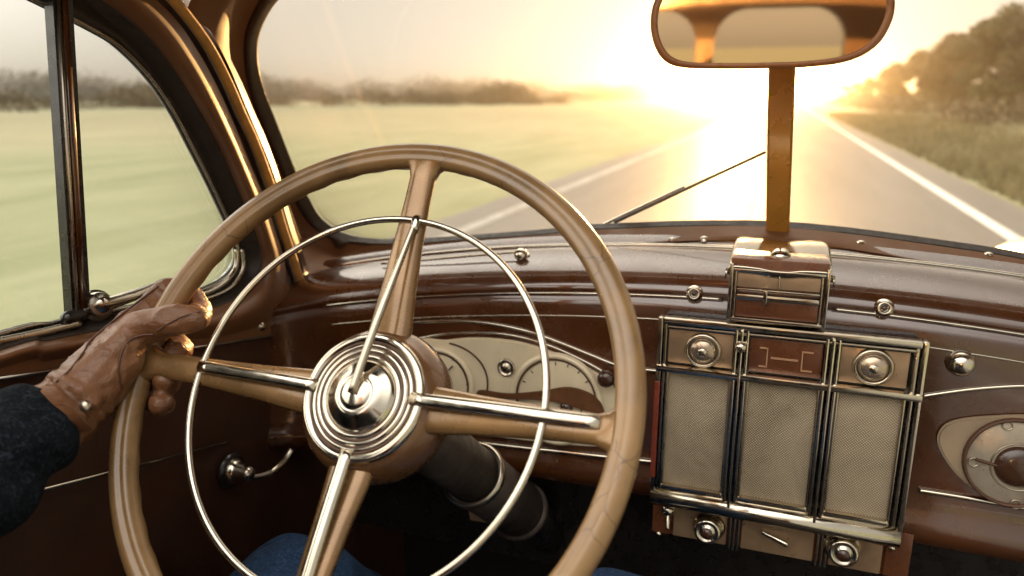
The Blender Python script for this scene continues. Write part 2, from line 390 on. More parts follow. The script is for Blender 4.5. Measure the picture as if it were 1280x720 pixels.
def rear_panel():
    ms = [box(-.62, .62, -1.39, -1.34, -.95, -.22), box(-.62, .62, -1.39, -1.34, .17, .27)]
    for x0, x1 in ((-.62, -.46), (-.03, .03), (.46, .62)): ms.append(box(x0, x1, -1.39, -1.34, -.22, .17))
    for sx in (-1, 1):                                       # rounded corners of the two panes
        for cx, cz, qx, qz in ((.46, .17, -1, -1), (.46, -.22, -1, 1), (.03, .17, 1, -1), (.03, -.22, 1, 1)):
            o = [Vector((sx*cx, -1.34, cz))]+[Vector((sx*(cx+qx*.11*(1-math.sin(t*math.pi/12))), -1.34, cz+qz*.11*(1-math.cos(t*math.pi/12)))) for t in range(7)]
            ms.append(prism(o, (0, -.045, 0)))
    return join(*ms)
link('rear_window_panel', rear_panel(), M['lacquer_deep'], body, smooth=False)
jl = [p.copy() for p in WL]
for sgn in (1,):
    link('pillar_jamb', loft([[p+Vector((-.012, -.040, -.004)) for p in jl], [p+Vector((-.010, 0, 0)) for p in jl], [p+Vector((-.020, .045, .004)) for p in jl]], 60, 3, False, .002), M['lacquer_deep'], body)
link('floor', box(-.66, .66, -1.5, 1.2, -.97, -.95), M['carpet'], body, smooth=False)
link('firewall', box(-.66, .66, 1.16, 1.2, -.95, -.25), M['carpet'], body, smooth=False)
link('kick_panel', box(-.665, -.645, .80, 1.16, -.95, -.30), M['leatherette'], body, smooth=False)
link('kick_panel', box(.645, .665, .80, 1.16, -.95, -.30), M['leatherette'], body, smooth=False)
# bonnet and front wing outside
def hood():
    rails = []
    for x, z in [(-.55, -.62), (-.45, -.44), (-.3, -.375), (0, -.345), (.3, -.375), (.45, -.44), (.55, -.62)]:
        rails.append([Vector((x*1.1, 1.1, z+.08)), Vector((x, 1.5, z)), Vector((x*.8, 2.0, z-.04)), Vector((x*.6, 2.35, z-.16))])
    return loft(rails, 24, 4, False, .004)
link('bonnet', hood(), M['door_paint'], body)
def fender(s):
    rails = []
    for w, dz in [(-.13, -.30), (-.10, -.06), (0, 0), (.10, -.06), (.14, -.30)]:
        rails.append([Vector((s*(.60+w*.8), 1.35, -.50+dz)), Vector((s*(.60+w), 1.7, -.30+dz)), Vector((s*(.60+w), 2.0, -.305+dz)), Vector((s*(.60+w), 2.3, -.42+dz)), Vector((s*(.60+w*.7), 2.5, -.75+dz*.4))])
    return loft(rails, 30, 4, False, .004)
for s in (-1, 1):
    wing = fender(s)
    if s < 0: wing.transform(Matrix.Translation((0, 0, -.09)))
    link('front_wing', wing, M['cream'], body)

# ================================================================== WIPER
wp0, wp1 = aW(765, 279, -.012), aW(957, 190, -.012)
wiper = thing('windscreen_wiper', 'thin dark wiper lying across the outside of the windscreen', 'wiper', wp0)
wd = (wp1-wp0)
link('wiper_arm', tube([wp0-wd*.16-WSN*(-.004), wp0+WSN*.008, wp0.lerp(wp1, .5)+WSN*.008], .0022, 20, seg=8), M['chrome'], wiper)
link('wiper_blade', tube([wp0+wd*.02, wp0.lerp(wp1, .5), wp1], .0026, 30, seg=8, scale=lambda t: 1-.35*t), M['rubber'], wiper)

# ================================================================== DOOR
# door panel, front edge follows the piping
fe = [aX(*q, -.6275) for q in [(222, 30), (250, 73), (275, 119), (296, 165), (314, 208), (334, 262), (346, 306), (368, 362), (386, 418), (404, 482), (422, 562), (442, 652)]]
bottom_y = fe[-1].y
ol = fe+[Vector((-.627, bottom_y+.005, -.86)), Vector((-.627, -.55, -.86)), Vector((-.6275, -.55, -.23)), Vector((-.6275, .2, -.229)), Vector((-.6275, .5, -.229)), Vector((-.6275, .60, -.24))]
ol += [aX(*q, -.627) for q in [(290, 414), (340, 393), (350, 340), (340, 290), (325, 248), (306, 203), (290, 163), (268, 115), (243, 70), (216, 32)]]
panel = prism(ol, (-.008, 0, 0))
door = link('car_door', panel, M['leatherette'], body, smooth=False)
def loopX(px, x, back):
    L = [aX(*q, x) for q in px]
    return L+[Vector((x, *b)) for b in back]
# going along the sill to the front corner, up over the arch, back along the top, down at the rear
D0 = loopX([(0, 417), (60, 405), (130, 389), (200, 376), (252, 362), (284, 345), (297, 322), (291, 292), (276, 258), (258, 220), (240, 185), (218, 143), (190, 101), (155, 64), (120, 40)], -.660,
           [(.50, .098), (.40, .118), (.1, .13), (-.25, .12), (-.40, .05), (-.42, -.1), (-.38, -.21), (-.2, -.216), (.15, -.214)])
D1 = loopX([(0, 438), (60, 426), (130, 412), (200, 398), (268, 385), (312, 362), (327, 328), (319, 290), (303, 250), (286, 210), (268, 172), (243, 128), (216, 84), (182, 42), (140, 8)], -.636,
           [(.50, .128), (.40, .146), (.1, .156), (-.27, .145), (-.435, .06), (-.455, -.1), (-.41, -.24), (-.2, -.224), (.15, -.221)])
D15 = loopX([(0, 447), (60, 436), (130, 422), (200, 409), (275, 400), (325, 378), (342, 335), (332, 290), (317, 250), (301, 210), (283, 170), (259, 122), (234, 78), (203, 35), (160, -5)], -.618,
            [(.50, .150), (.40, .163), (.1, .170), (-.28, .16), (-.45, .07), (-.47, -.1), (-.43, -.255), (-.2, -.228), (.15, -.222)])
D2 = loopX([(0, 462), (60, 452), (130, 440), (200, 428), (285, 420), (345, 395), (357, 340), (345, 290), (331, 248), (312, 203), (296, 163), (275, 115), (251, 70), (222, 27), (178, -14)], -.626,
           [(.50, .172), (.40, .182), (.1, .188), (-.30, .175), (-.47, .08), (-.49, -.1), (-.45, -.275), (-.2, -.242), (.15, -.236)])
Dm = [a.lerp(b, .5)+Vector((-.012, 0, 0)) for a, b in zip(D0, D1)]
def sided(part_fn):
    pass
link('window_channel', loft([[p+Vector((-.006, 0, 0)) for p in D0], D0, Dm, D1], 220, 4, True, .001), M['rubber'], door)
link('channel_strip', tube([p+Vector((.002, 0, 0)) for p in D0], .0022, 220, True, 8), M['worn_chrome'], door)
garn = loft([D1, D15, D2], 260, 6, True)
link('window_frame', garn, M['door_paint'], door)
# upper panel area in paint, from garnish to the upper strip
up_ol = [aX(*q, -.6255) for q in [(357, 352), (368, 368), (384, 411), (300, 427), (200, 445), (80, 463), (0, 474), (-200, 505), (-200, 470), (0, 455), (130, 432), (285, 412), (342, 394)]]
link('upper_panel', prism(up_ol, (-.0012, 0, 0)), M['door_paint'], door, smooth=False)
for a, b in [((-200, 505), (381, 413)), ((-200, 678), (283, 553))]:
    A, B = aX(*a, -.6235), aX(*b, -.6235)
    link('chrome_strip', sweep([A, A.lerp(B, .5), B], circ(.0021, 8, .8)), M['chrome'], door)
p_ = aX(328, 408, -.6245); link('screw', screw_mesh(.0048), M['chrome'], door, frame((1, -.1, 0), loc=p_))
# glass panes
g1 = [p+Vector((-.004, 0, 0)) for p in spline(D0, 160, True)]
link('window_glass', prism(g1, (-.004, 0, 0)), M['glass'], door, smooth=30)
# division bar
bt, bb = aX(72, -8, -.651), aX(97, 398, -.651)
bar = link('division_bar', sweep([bb, bb.lerp(bt, .5), bt, bt+(bt-bb)*.05], [(-.0105, -.006), (-.0105, .005), (-.006, .008), (.009, .008), (.0105, .004), (.0105, -.006)], upv=(0, 1, 0)), M['blackpaint'], door, smooth=35)
bv = Vector((.006, 0, 0))
link('bar_chrome_edge', sweep([bb+Vector((.007, -.006, 0)), bt+Vector((.007, -.006, 0))], circ(.0024, 8)), M['worn_chrome'], door)
link('bar_chrome_edge', sweep([bb+Vector((.008, .0005, 0)), bt+Vector((.008, .0005, 0))], bar_prof(.0032, .0012), upv=(0, 1, 0)), M['lacquer'], door)
# chrome ring of the quarter window pane near its front lower corner
ringpx = [(232, 372), (262, 364), (284, 350), (295, 333), (296, 312)]
link('vent_frame', tube([aX(*q, -.648) for q in ringpx], .0030, 50, seg=8), M['chrome'], door)
link('vent_frame', tube([aX(*q, -.646) for q in [(225, 380), (262, 372), (290, 358), (304, 336), (303, 312)]], .0022, 50, seg=8), M['worn_chrome'], door)
# latch on the sill
lp = aX(122, 381, -.640)
latch = link('vent_latch', lathe([(0, .016), (.004, .0155), (.006, .012), (.010, .010), (.0125, .005), (.013, 0), (.016, -.002), (.016, -.008)], 28), M['chrome'], door, frame((1, -.35, .35), loc=lp))
link('latch_lever', hull([(lp+Vector((.008, -.002, .001)), .006), (lp+Vector((.012, .035, .001)), .0045), (lp+Vector((.004, .075, .004)), .003)]), M['worn_chrome'], door)
link('latch_base', hull([(lp+Vector((-.006, -.03, -.006)), .007), (lp+Vector((-.006, .05, -.004)), .006)]), M['blackpaint'], door)
sill = [aX(*q, -.645) for q in [(-150, 455), (0, 427), (60, 414), (100, 404)]]
link('sill_strip', tube(sill, .0042, 40, seg=8, sx=.7), M['worn_chrome'], door)
# window crank
cp = aX(290, 588, -.622)
crank = link('window_crank', lathe([(0, .034), (.006, .033), (.0095, .029), (.0085, .024), (.011, .021), (.0105, .014), (.014, .010), (.016, .004), (.017, 0)], 32), M['chrome'], door, frame((1, -.1, .05), loc=cp))
c2 = cp+Vector((.026, 0, 0))
link('crank_arm', tube([c2, aX(312, 597, -.594), aX(336, 592, -.588), aX(354, 577, -.584), aX(364, 563, -.582)], .0042, 40, seg=10, scale=lambda t: .85+.45*t*t), M['chrome'], door)
link('crank_escutcheon', lathe([(0, .004), (.018, .004), (.023, .001), (.023, -.002)], 32), M['blackpaint'], door, frame((1, 0, 0), loc=cp))

# right side of the cabin (part of the shell): same door frame mirrored
def mirrored(me):
    me.transform(Matrix.Scale(-1, 4, (1, 0, 0))); me.flip_normals(); return me

# ================================================================== DASHBOARD
dash = thing('dashboard', 'glossy brown dashboard with rounded top roll and chrome trim lines under the windscreen', 'dashboard', (0, .9, -.6))
def hx(x): return -.18*x*x
PROF = [(.945, -.166), (.932, -.1715), (.925, -.1775), (.915, -.1755), (.895, -.1740), (.872, -.1755), (.85, -.180), (.832, -.187), (.820, -.196), (.8135, -.2045), (.8125, -.209), (.8155, -.213), (.8155, -.2155),
        (.811, -.2185), (.8095, -.225), (.808, -.24), (.805, -.27), (.802, -.31), (.799, -.35), (.796, -.39), (.794, -.415), (.789, -.425), (.786, -.437), (.790, -.450), (.805, -.458), (.83, -.460), (.88, -.455)]
def dashmesh():
    xs = [-.64+1.28*i/64 for i in range(65)]; V, Fc = [], []
    for x in xs:
        e = max(0, (abs(x)-.52)/.12)
        for (y, z) in PROF:
            V.append(Vector((x, y-.03*e*e*(z < -.2), z+hx(x)*(1 if z > -.24 else max(.25, 1+(z+.24)*4)))))
    k = len(PROF)
    for i in range(64):
        for j in range(k-1): Fc.append([i*k+j, i*k+j+1, (i+1)*k+j+1, (i+1)*k+j])
    return mesh(V, Fc)
dm = dashmesh(); DB = bvh(dm)
link('dash_panel', dm, M['lacquer'], dash)
link('dash_panel_end', box(-.645, -.638, .80, .95, -.5, -.28), M['lacquer_deep'], dash, smooth=False)
def ond(px, py, lift=0):
    p_, n_ = on(DB, px, py); return p_+n_*lift
def dline(px, r, mm, lift=.001, parent=None, name='trim_line', n=60):
    return link(name, tube([ond(*q, lift) for q in px], r, n, seg=8), mm, parent or dash)
# trim lines along the whole dash (constant z in section)
def secline(y, z, r, mm, x0=-.61, x1=.61, name='trim_line'):
    pts = [Vector((x, y, z+hx(x))) for x in [x0+(x1-x0)*i/16 for i in range(17)]]
    link(name, tube(pts, r, 90, seg=8), mm, dash)
secline(.924, -.1755, .0026, M['chrome'])
secline(.808, -.2385, .0013, M['worn_chrome'], -.60, -.048); secline(.808, -.2385, .0013, M['worn_chrome'], .062, .60)
secline(.8135, -.2125, .0016, M['chrome'], -.60, -.048); secline(.8135, -.2125, .0016, M['chrome'], .062, .60)

def plate(outline, mm, name, parent, lift0=0, lift1=.004, bev=.001, bvt=None):
    bm = bmesh.new(); P = [ond(*q) for q in outline]
    c = sum(P, Vector())/len(P); nrm = Vector((0, -1, .03)).normalized()
    P = spline(P, 90, True)
    return link(name, prism([p+nrm*lift1 for p in P], nrm*(lift0-lift1), bev), mm, parent, smooth=35)
def disc(px, py, rpx, prof, mm, name, parent, lift=0, n=40, nrm=None):
    """prof: (r fraction, height fraction of r)"""
    p_, n_ = on(DB, px, py); r = rpx*p_.dot(fw)/F
    if nrm: n_ = Vector(nrm)
    return link(name, lathe([(a*r, b*r) for a, b in prof], n), mm, parent, frame(n_, loc=p_+n_*lift))
def ringprof(w=.08, h=.08): return [(1-w, 0), (1-w, h), (1-w*.3, h*1.2), (1, h), (1+w*.2, 0)]
# instrument cluster
upper = [(505, 404), (560, 401), (610, 404), (660, 414), (700, 428), (740, 444), (775, 457), (825, 464)]
inner = [(515, 425), (560, 417), (610, 416), (650, 421), (690, 433), (728, 450), (756, 466), (776, 484)]
lower = [(555, 545), (620, 555), (700, 564), (765, 571), (822, 577)]
dline(upper, .0022, M['chrome']); dline(inner, .0018, M['chrome']); dline(lower, .0032, M['chrome'], .002)
cl_out = [(520, 432), (560, 424), (600, 421), (650, 426), (695, 440), (735, 458), (765, 478), (777, 505), (777, 535), (765, 553), (740, 556), (690, 552), (620, 544), (560, 536), (525, 528)]
clu = plate(cl_out, M['cream'], 'instrument_cluster', dash, 0, .006, .0015)
def arc(cx, cy, rx, ry, a0, a1, n=20): return [(cx+rx*math.cos(R(a0+(a1-a0)*i/n)), cy-ry*math.sin(R(a0+(a1-a0)*i/n))) for i in range(n+1)]
def aline(px, r, mm, lift, parent, name): return link(name, tube([ond(*q, lift) for q in px], r, 40, seg=6), mm, parent)
for (cx, cy, rr) in [(552, 478, 40)]:
    d1 = disc(cx, cy, rr, [(0, .02), (.9, .02), (.98, .0), (1, -.02)], M['cream'], 'speedometer', clu, .007)
    disc(cx, cy, rr, ringprof(.04, .05), M['ink'], 'dial_ring', d1, .007)
aline(arc(548, 478, 64, 52, -20, 75), .0012, M['ink'], .0065, clu, 'moulded_line')
d2 = disc(697, 497, 52, [(0, .02), (.9, .02), (.98, .0), (1, -.02)], M['cream'], 'gauge', clu, .007)
disc(697, 497, 52, ringprof(.035, .05), M['ink'], 'dial_ring', d2, .007)
disc(697, 497, 60, [(.86, 0), (.87, .05), (.92, .09), (.97, .05), (1, 0)], M['cream'], 'dial_rim', d2, .0065)
disc(552, 478, 47, [(.86, 0), (.87, .05), (.92, .09), (.97, .05), (1, 0)], M['cream'], 'dial_rim', d1, .0065)
disc(707, 512, 24, ringprof(.06, .04), M['ink'], 'small_dial_ring', d2, .009)
bl = plate([(605, 483), (640, 487), (680, 484), (712, 479), (738, 485), (754, 498), (759, 513), (752, 513), (725, 505), (690, 496), (640, 494), (605, 492)], M['reflection'], 'reflection_shape', clu, .012, .015, .0008)  # bonnet reflection on the cluster, shaped as a brown plate
disc(711, 506, 8, [(0, .7), (.6, .6), (.9, .3), (1, 0), (1, -1)], M['knobdark'], 'dial_pivot', d2, .012)
em = disc(635, 458, 11, [(0, .25), (.4, .22), (.5, .05), (.75, .05), (.85, .25), (1, .2), (1.05, 0)], M['worn_chrome'], 'round_emblem', clu, .006)
for k in range(7):
    a = R(150-20*k); link('dial_tick', tube([ond(697+43*math.cos(a), 497-43*math.sin(a), .009), ond(697+47*math.cos(a), 497-47*math.sin(a), .009)], .0006, 4, seg=5), M['ink'], d2)
for k in range(6):   # speedometer ticks
    a = R(60-20*k); p0 = (552+34*math.cos(a), 478-34*math.sin(a)); p1 = (552+38*math.cos(a), 478-38*math.sin(a))
    link('dial_tick', tube([ond(*p0, .009), ond(*p1, .009)], .0006, 4, seg=5), M['ink'], d1)
link('needle', tube([ond(548, 478, .0105), ond(570, 455, .0105)], .001, 4, seg=6), M['ink'], d1)
# knobs
KN = [(0, .9), (.35, .86), (.62, .66), (.72, .4), (.66, .15), (.9, .12), (1.05, .02), (1.05, -.1)]
def knob(px, py, r, mm=None, name='knob'):
    a = disc(px, py, r, [(0, .5), (.25, .5), (.3, .35), (.45, .35), (.5, .62), (.68, .66), (.8, .45), (1.0, .3), (1.08, 0), (1.08, -.2)], mm or M['chrome'], name, dash)
    return a
k1 = knob(868, 367, 10); disc(868, 367, 4, [(0, 1.5), (.6, 1.4), (.9, 1.0), (.9, -.5)], M['knobdark'], 'knob_centre', k1)
k2 = knob(1105, 385, 11); disc(1105, 385, 4.5, [(0, 1.5), (.6, 1.4), (.9, 1.0), (.9, -.5)], M['knobdark'], 'knob_centre', k2)
disc(1200, 453, 17, [(0, 1.1), (.4, 1.03), (.75, .8), (.95, .4), (1, 0), (.8, -.2)], M['chrome'], 'knob', dash)
disc(762, 468, 11, [(0, 1.9), (.5, 1.8), (.95, 1.5), (1, 1.0), (.7, .7), (.6, 0)], M['knobdark'], 'knob', dash, .006)
kb = disc(653, 322, 9, [(0, 1.7), (.5, 1.6), (.85, 1.25), (.95, .9), (.8, .5), (.6, .3), (.9, .1), (1.1, 0)], M['chrome'], 'knob', dash, 0, nrm=(0, -.75, .65))
link('control_rod', tube([ond(478, 333, .004), ond(570, 327, .006), ond(650, 322, .008)], .0016, 20, seg=6), M['worn_chrome'], dash)
pl_, pn = on(SB, 462, 334) if SB.ray_cast(Vector(), D(462, 334).normalized())[0] else on(DB, 462, 334)
link('small_catch', hull([(pl_+Vector((-.012, 0, .002)), .004), (pl_+Vector((.012, 0, .002)), .004), (pl_+Vector((0, .004, .006)), .004)]), M['worn_chrome'], dash)
# right hand oval with clock
dline([(1152, 495), (1200, 488), (1240, 484), (1285, 482), (1340, 484), (1420, 500)], .0022, M['chrome'])
dline([(1148, 612), (1200, 620), (1280, 634), (1340, 645), (1400, 655)], .0026, M['chrome'], .002)
ck = plate([(1171, 552), (1176, 533), (1195, 523), (1240, 518), (1300, 518), (1355, 530), (1385, 560), (1380, 610), (1340, 640), (1285, 632), (1245, 624), (1212, 606), (1187, 582)], M['cream_dark'], 'clock_plate', dash, 0, .006, .002)
clk = disc(1266, 575, 57, [(0, .03), (.9, .03), (.96, 0), (1, -.02)], M['clockface'], 'clock', ck, .007)
disc(1266, 575, 57, ringprof(.06, .09), M['ink'], 'clock_ring', clk, .007)
disc(1270, 580, 27, [(0, .35), (.5, .3), (.85, .2), (1, 0), (1.02, -.2)], M['knobdark'], 'clock_hub', clk, .008)
disc(1270, 580, 31, ringprof(.05, .06), M['worn_chrome'], 'hub_ring', clk, .008)
for q in [(1256, 528), (1214, 573), (1266, 625)]:
    disc(*q, 6, ringprof(.25, .3), M['worn_chrome'], 'clock_eyelet', clk, .009)
link('clock_hand', tube([ond(1216, 569, .0105), ond(1245, 578, .0105)], .0016, 6, seg=6), M['ink'], clk)
# under-dash dark panel
link('under_panel', box(-.6, .6, .86, .88, -.62, -.45), M['blackpaint'], dash, smooth=False)

# ================================================================== ASHTRAY / CONTROL UNIT ON TOP
ax0, ax1 = -.0405, .0535; yc = .775
ash = thing('dash_ashtray', 'small chrome ashtray box with curved lid in the middle of the dashboard top', 'ashtray', (.006, yc, -.22))
def zat(px, py, y): return aY(px, py, y).z
zt, zb = zat(975, 330, yc), zat(975, 401, yc)
link('box', box(ax0, ax1, yc, .82, zb, zt+.004, .003), M['radio_brown'], ash, smooth=30)
lidp = [Vector((0, .905, -.1585)), Vector((0, .86, -.1565)), Vector((0, .81, -.162)), Vector((0, .782, -.172)), Vector((0, yc-.006, zt-.004)), Vector((0, yc-.004, zt-.012))]
lid = loft([[p+Vector((x, 0, dz)) for p in lidp] for x, dz in [(ax0-.003, -.006), (ax0, 0), ((ax0+ax1)/2-.022, 0), ((ax0+ax1)/2-.008, -.002), ((ax0+ax1)/2+.008, -.002), ((ax0+ax1)/2+.022, 0), (ax1, 0), (ax1+.003, -.006)]], 30, 4, False, .002)
lo = link('lid', lid, M['chrome'], ash)
link('lid_button', lathe([(0, .010), (.005, .0095), (.008, .007), (.010, .003), (.0115, 0), (.0115, -.004)], 28), M['chrome'], lo, frame((0, -.6, .8), loc=Vector(((ax0+ax1)/2, .80, -.160))))
link('side_skirt', box(ax0-.0015, ax1+.0015, .80, .92, -.20, -.163), M['worn_chrome'], ash, smooth=False)
yf = yc-.0005
def abox(name, u0, u1, v0, v1, d, mm, parent, bev=.0008):
    """u,v 0..1 across the front face"""
    w = ax1-ax0; h = zt-zb
    return link(name, box(ax0+u0*w, ax0+u1*w, yf-d, yf+.001, zb+v0*h, zb+v1*h, bev), mm, parent, smooth=30)
abox('side_bar', -.005, .035, -.03, .98, .007, M['chrome'], ash); abox('side_bar', .965, 1.005, -.03, .98, .007, M['chrome'], ash)
abox('side_bar', .055, .075, 0, .9, .005, M['worn_chrome'], ash); abox('side_bar', .925, .945, 0, .9, .005, M['worn_chrome'], ash)
abox('cross_bar', .035, .965, -.03, .025, .007, M['chrome'], ash)
abox('cross_bar', .035, .965, .84, .89, .006, M['chrome'], ash)
abox('cross_bar', .08, .92, .50, .545, .005, M['chrome'], ash)
pp = abox('pull', .08, .92, .36, .46, .009, M['chrome'], ash, .002)
abox('drawer_front', .08, .92, .04, .34, .003, M['radio_brown'], ash)
abox('drawer_front', .08, .92, .57, .82, .003, M['tanplate'], ash)
abox('slot_tab', .36, .40, .30, .56, .012, M['chrome'], ash); abox('slot_tab', .50, .515, .55, .80, .005, M['chrome'], ash)

# ================================================================== RADIO
yr = .775
radio = thing('radio', 'chrome framed radio with three woven grille panels under a brown dial', 'radio', (.02, .79, -.45))
rx0, rx1 = aY(826, 430, yr).x, aY(1143, 520, yr).x
rz1, rz0 = zat(985, 410, yr), zat(970, 637, yr)
RW, RH = rx1-rx0, rz1-rz0
def rb(name, u0, u1, v0, v1, d, mm, parent, bev=.0012, base=0):
    return link(name, box(rx0+u0*RW, rx0+u1*RW, yr-d, yr-base+.001, rz0+v0*RH, rz0+v1*RH, bev), mm, parent, smooth=30)
link('radio_body', box(rx0+.002, rx1-.002, yr, .83, rz0+.002, rz1-.002, .003), M['blackpaint'], radio, smooth=30)
U = [.035, .30, .365, .645, .71, .955]       # panel limits across
VT = .735                                     # split between dial row and grilles
# frame
rb('frame_bar', -.01, .012, -.01, 1.01, .012, M['chrome'], radio, .002); rb('frame_bar', .988, 1.01, -.01, 1.01, .012, M['chrome'], radio, .002)
rb('frame_bar', .016, .028, .02, .985, .009, M['chrome'], radio); rb('frame_bar', .968, .982, .02, .985, .009, M['worn_chrome'], radio)
rb('frame_bar', .012, .988, .975, 1.01, .012, M['chrome'], radio, .002); rb('frame_bar', .03, .97, .95, .965, .009, M['worn_chrome'], radio)
fbm = sweep([Vector((rx0-.001, yr-.002, rz0-.004)), Vector(((rx0+rx1)/2, yr-.002, rz0-.004)), Vector((rx1+.001, yr-.002, rz0-.004))], [(.012*math.cos(R(a)), .012*math.sin(R(a))*1.3) for a in range(0, 360, 24)])
link('frame_bar', fbm, M['chrome'], radio)
for k, (u0, u1) in enumerate([(U[1], U[2]), (U[3], U[4])]):
    w = (u1-u0)/3
    for j in range(3):
        rb('divider_rib', u0+j*w+.004, u0+(j+1)*w-.004, -.02, .985, .012 if j != 1 else .016, M['chrome'], radio, .0016)
rb('cross_trim', -.01, 1.01, VT-.018, VT+.018, .0145, M['chrome'], radio, .002)
# bottom inner lip per panel
for (u0, u1) in [(U[0], U[1]), (U[2], U[3]), (U[4], U[5])]:
    g = rb('grille_panel', u0, u1, .055, VT-.02, .003, M['grille'], radio, .0005)
    rb('grille_lip', u0-.003, u0+.008, .03, VT-.02, .008, M['worn_chrome'], g, .001); rb('grille_lip', u1-.008, u1+.003, .03, VT-.02, .008, M['worn_chrome'], g, .001)
    rb('grille_lip', u0, u1, .03, .06, .009, M['chrome'], g, .0015)
for (u0, u1) in [(U[0], U[1]), (U[4], U[5])]:
    rb('knob_plate', u0, u1, VT+.025, .94, .004, M['tanplate'], radio, .001)
dial = rb('tuning_dial', U[2], U[3], VT+.025, .94, .004, M['radio_brown'], radio, .001)
for (u0, u1, v0, v1) in [(.405, .435, .79, .797), (.405, .435, .887, .894), (.433, .438, .79, .894), (.45, .555, .838, .847), (.567, .572, .79, .894), (.572, .61, .79, .797), (.572, .61, .887, .894)]:
    rb('dial_line', u0, u1, v0, v1, .0052, M['line'], dial, 0, .003)
def rknob(u, v, r, prof, mm, name, parent, y=yr-.004):
    return link(name, lathe([(a*r, b*r) for a, b in prof], 36), mm, parent, frame((0, -1, .05), loc=Vector((rx0+u*RW, y, rz0+v*RH))))
RK = [(0, .75), (.3, .74), (.55, .66), (.7, .48), (.8, .42), (.84, .2), (.98, .15), (1.06, .04), (1.06, -.05)]
for px, py in [(878, 440), (1092, 461)]:
    q = aY(px, py, yr-.01); u, v = (q.x-rx0)/RW, (q.z-rz0)/RH
    kk = rknob(u, v, .0185, [(.80, .05), (.80, .2), (.9, .26), (1.0, .16), (1.06, 0)], M['worn_chrome'], 'tuning_knob', radio)
    rknob(u, v, .0150, [(0, .62), (.4, .6), (.75, .45), (.95, .2), (1, 0)], M['knobcap'], 'knob_cap', kk)
    rknob(u, v, .0055, [(0, 1.9), (.5, 1.85), (.9, 1.6), (1, 1.2), (1, 0)], M['chrome'], 'knob_boss', kk)
tk = rknob((U[1]+U[2])/2, .90, .006, [(0, 1.6), (.6, 1.4), (1, .9), (1, 0)], M['chrome'], 'dial_button', radio, yr-.012)
rb('red_strip', -.012, .012, .10, .66, .0128, M['redbrown'], radio, .002)
# lower control unit below the radio
yl = .79
low = thing('heater_control', 'tan metal heater control strip with two round chrome knobs hanging below the radio', 'heater control', (.02, .80, -.52))
lx0, lx1 = aY(816, 650, yl).x, aY(1140, 680, yl).x; lz1, lz0 = rz0-.006, zat(970, 693, yl)
link('control_body', box(lx0, lx1, yl, .84, lz0, lz1, .003), M['radio_brown'], low, smooth=30)
LW = lx1-lx0; LH = lz1-lz0
for u0, u1 in [(.0, .08), (.09, .31), (.37, .65), (.71, .90), (.91, 1.0)]:
    link('face_plate', box(lx0+u0*LW, lx0+u1*LW, yl-.004, yl+.001, lz0+.002, lz1-.002, .0012), M['tanplate'] if u1-u0 > .1 else M['radio_brown'], low, smooth=30)
for u0 in (.318, .335, .352, .658, .675, .692):
    link('divider_rib', box(lx0+u0*LW, lx0+(u0+.011)*LW, yl-.007, yl, lz0-.001, lz1, .001), M['chrome'], low, smooth=30)
for px, py, rp in [(885, 660, 20), (1053, 686, 22)]:
    q = aY(px, py, yl-.01); r = rp*q.dot(fw)/F
    kk = link('chrome_knob', lathe([(a*r, b*r) for a, b in [(0, 1.1), (.35, 1.08), (.42, .95), (.55, .95), (.62, 1.1), (.78, 1.0), (.82, .7), (.74, .5), (.9, .42), (.98, .2), (1.05, .05), (1.05, -.1)]], 36), M['chrome'], low, frame((0, -1, .1), loc=q+Vector((0, .006, 0))))
    link('knob_cap', lathe([(0, .2*r+.0), (.34*r, .1*r), (.36*r, -.1*r)], 24), M['knobdark'], kk, frame((0, -1, .1), loc=q+Vector((0, .006-1.06*r, .001))))
q = aY(835, 637, yl-.006)
sw = link('toggle_switch', lathe([(0, .008), (.004, .007), (.007, .004), (.008, 0)], 20), M['chrome'], low, frame((0, -1, .1), loc=q))
link('toggle_lever', hull([(q, .003), (q+Vector((.002, -.012, -.016)), .0025)]), M['chrome'], sw)
q = aY(968, 671, yl-.005)
link('toggle_switch', hull([(q+Vector((-.012, 0, .003)), .003), (q+Vector((.012, -.005, -.003)), .0035)]), M['chrome'], low)
for px, py in [(823, 668), (1115, 686)]:
    link('screw', screw_mesh(.0022), M['chrome'], low, frame((0, -1, 0), loc=aY(px, py, yl-.005)))

# ================================================================== STEERING WHEEL
al = .6171; C = Vector((-.3139, .4949, -.2359))
e1 = Vector((1, 0, 0)); e2 = Vector((0, math.sin(al), math.cos(al))); en = Vector((0, -math.cos(al), math.sin(al)))
WX = Matrix(((e1.x, e2.x, en.x, C.x), (e1.y, e2.y, en.y, C.y), (e1.z, e2.z, en.z, C.z), (0, 0, 0, 1)))
sw = thing('steering_wheel', 'large tan bakelite steering wheel with four spokes, chrome horn ring and ringed chrome hub', 'steering wheel', None, mtx=WX)
def rimpath(r, n, w=0): return [Vector((r*math.cos(2*math.pi*i/n), r*math.sin(2*math.pi*i/n), w)) for i in range(n)]
rp = []
for i in range(20):                                   # oval section, a shallow groove on the driver's side face
    a = 2*math.pi*i/20; rr = .0125
    rp.append((rr*math.cos(a), rr*1.0*math.sin(a)))
NR = 200; V, Fc = [], []
for i in range(NR):
    a = 2*math.pi*i/NR; fg = 0
    for j in range(36):
        b = 2*math.pi*j/36
        rr = .0116
        if abs(b-math.pi*.62) < .30: rr -= .0022*math.cos((b-math.pi*.62)/.30*math.pi/2)   # groove towards inner front
        if -math.sin(b) > .6: rr += .0010*(.5+.5*math.cos(46*a))                       # finger waves on the far side
        V.append(((.225+rr*math.cos(b))*math.cos(a), (.225+rr*math.cos(b))*math.sin(a), rr*1.02*math.sin(b)))
for i in range(NR):
    for j in range(36): Fc.append([i*36+j, i*36+(j+1) % 36, ((i+1) % NR)*36+(j+1) % 36, ((i+1) % NR)*36+j])
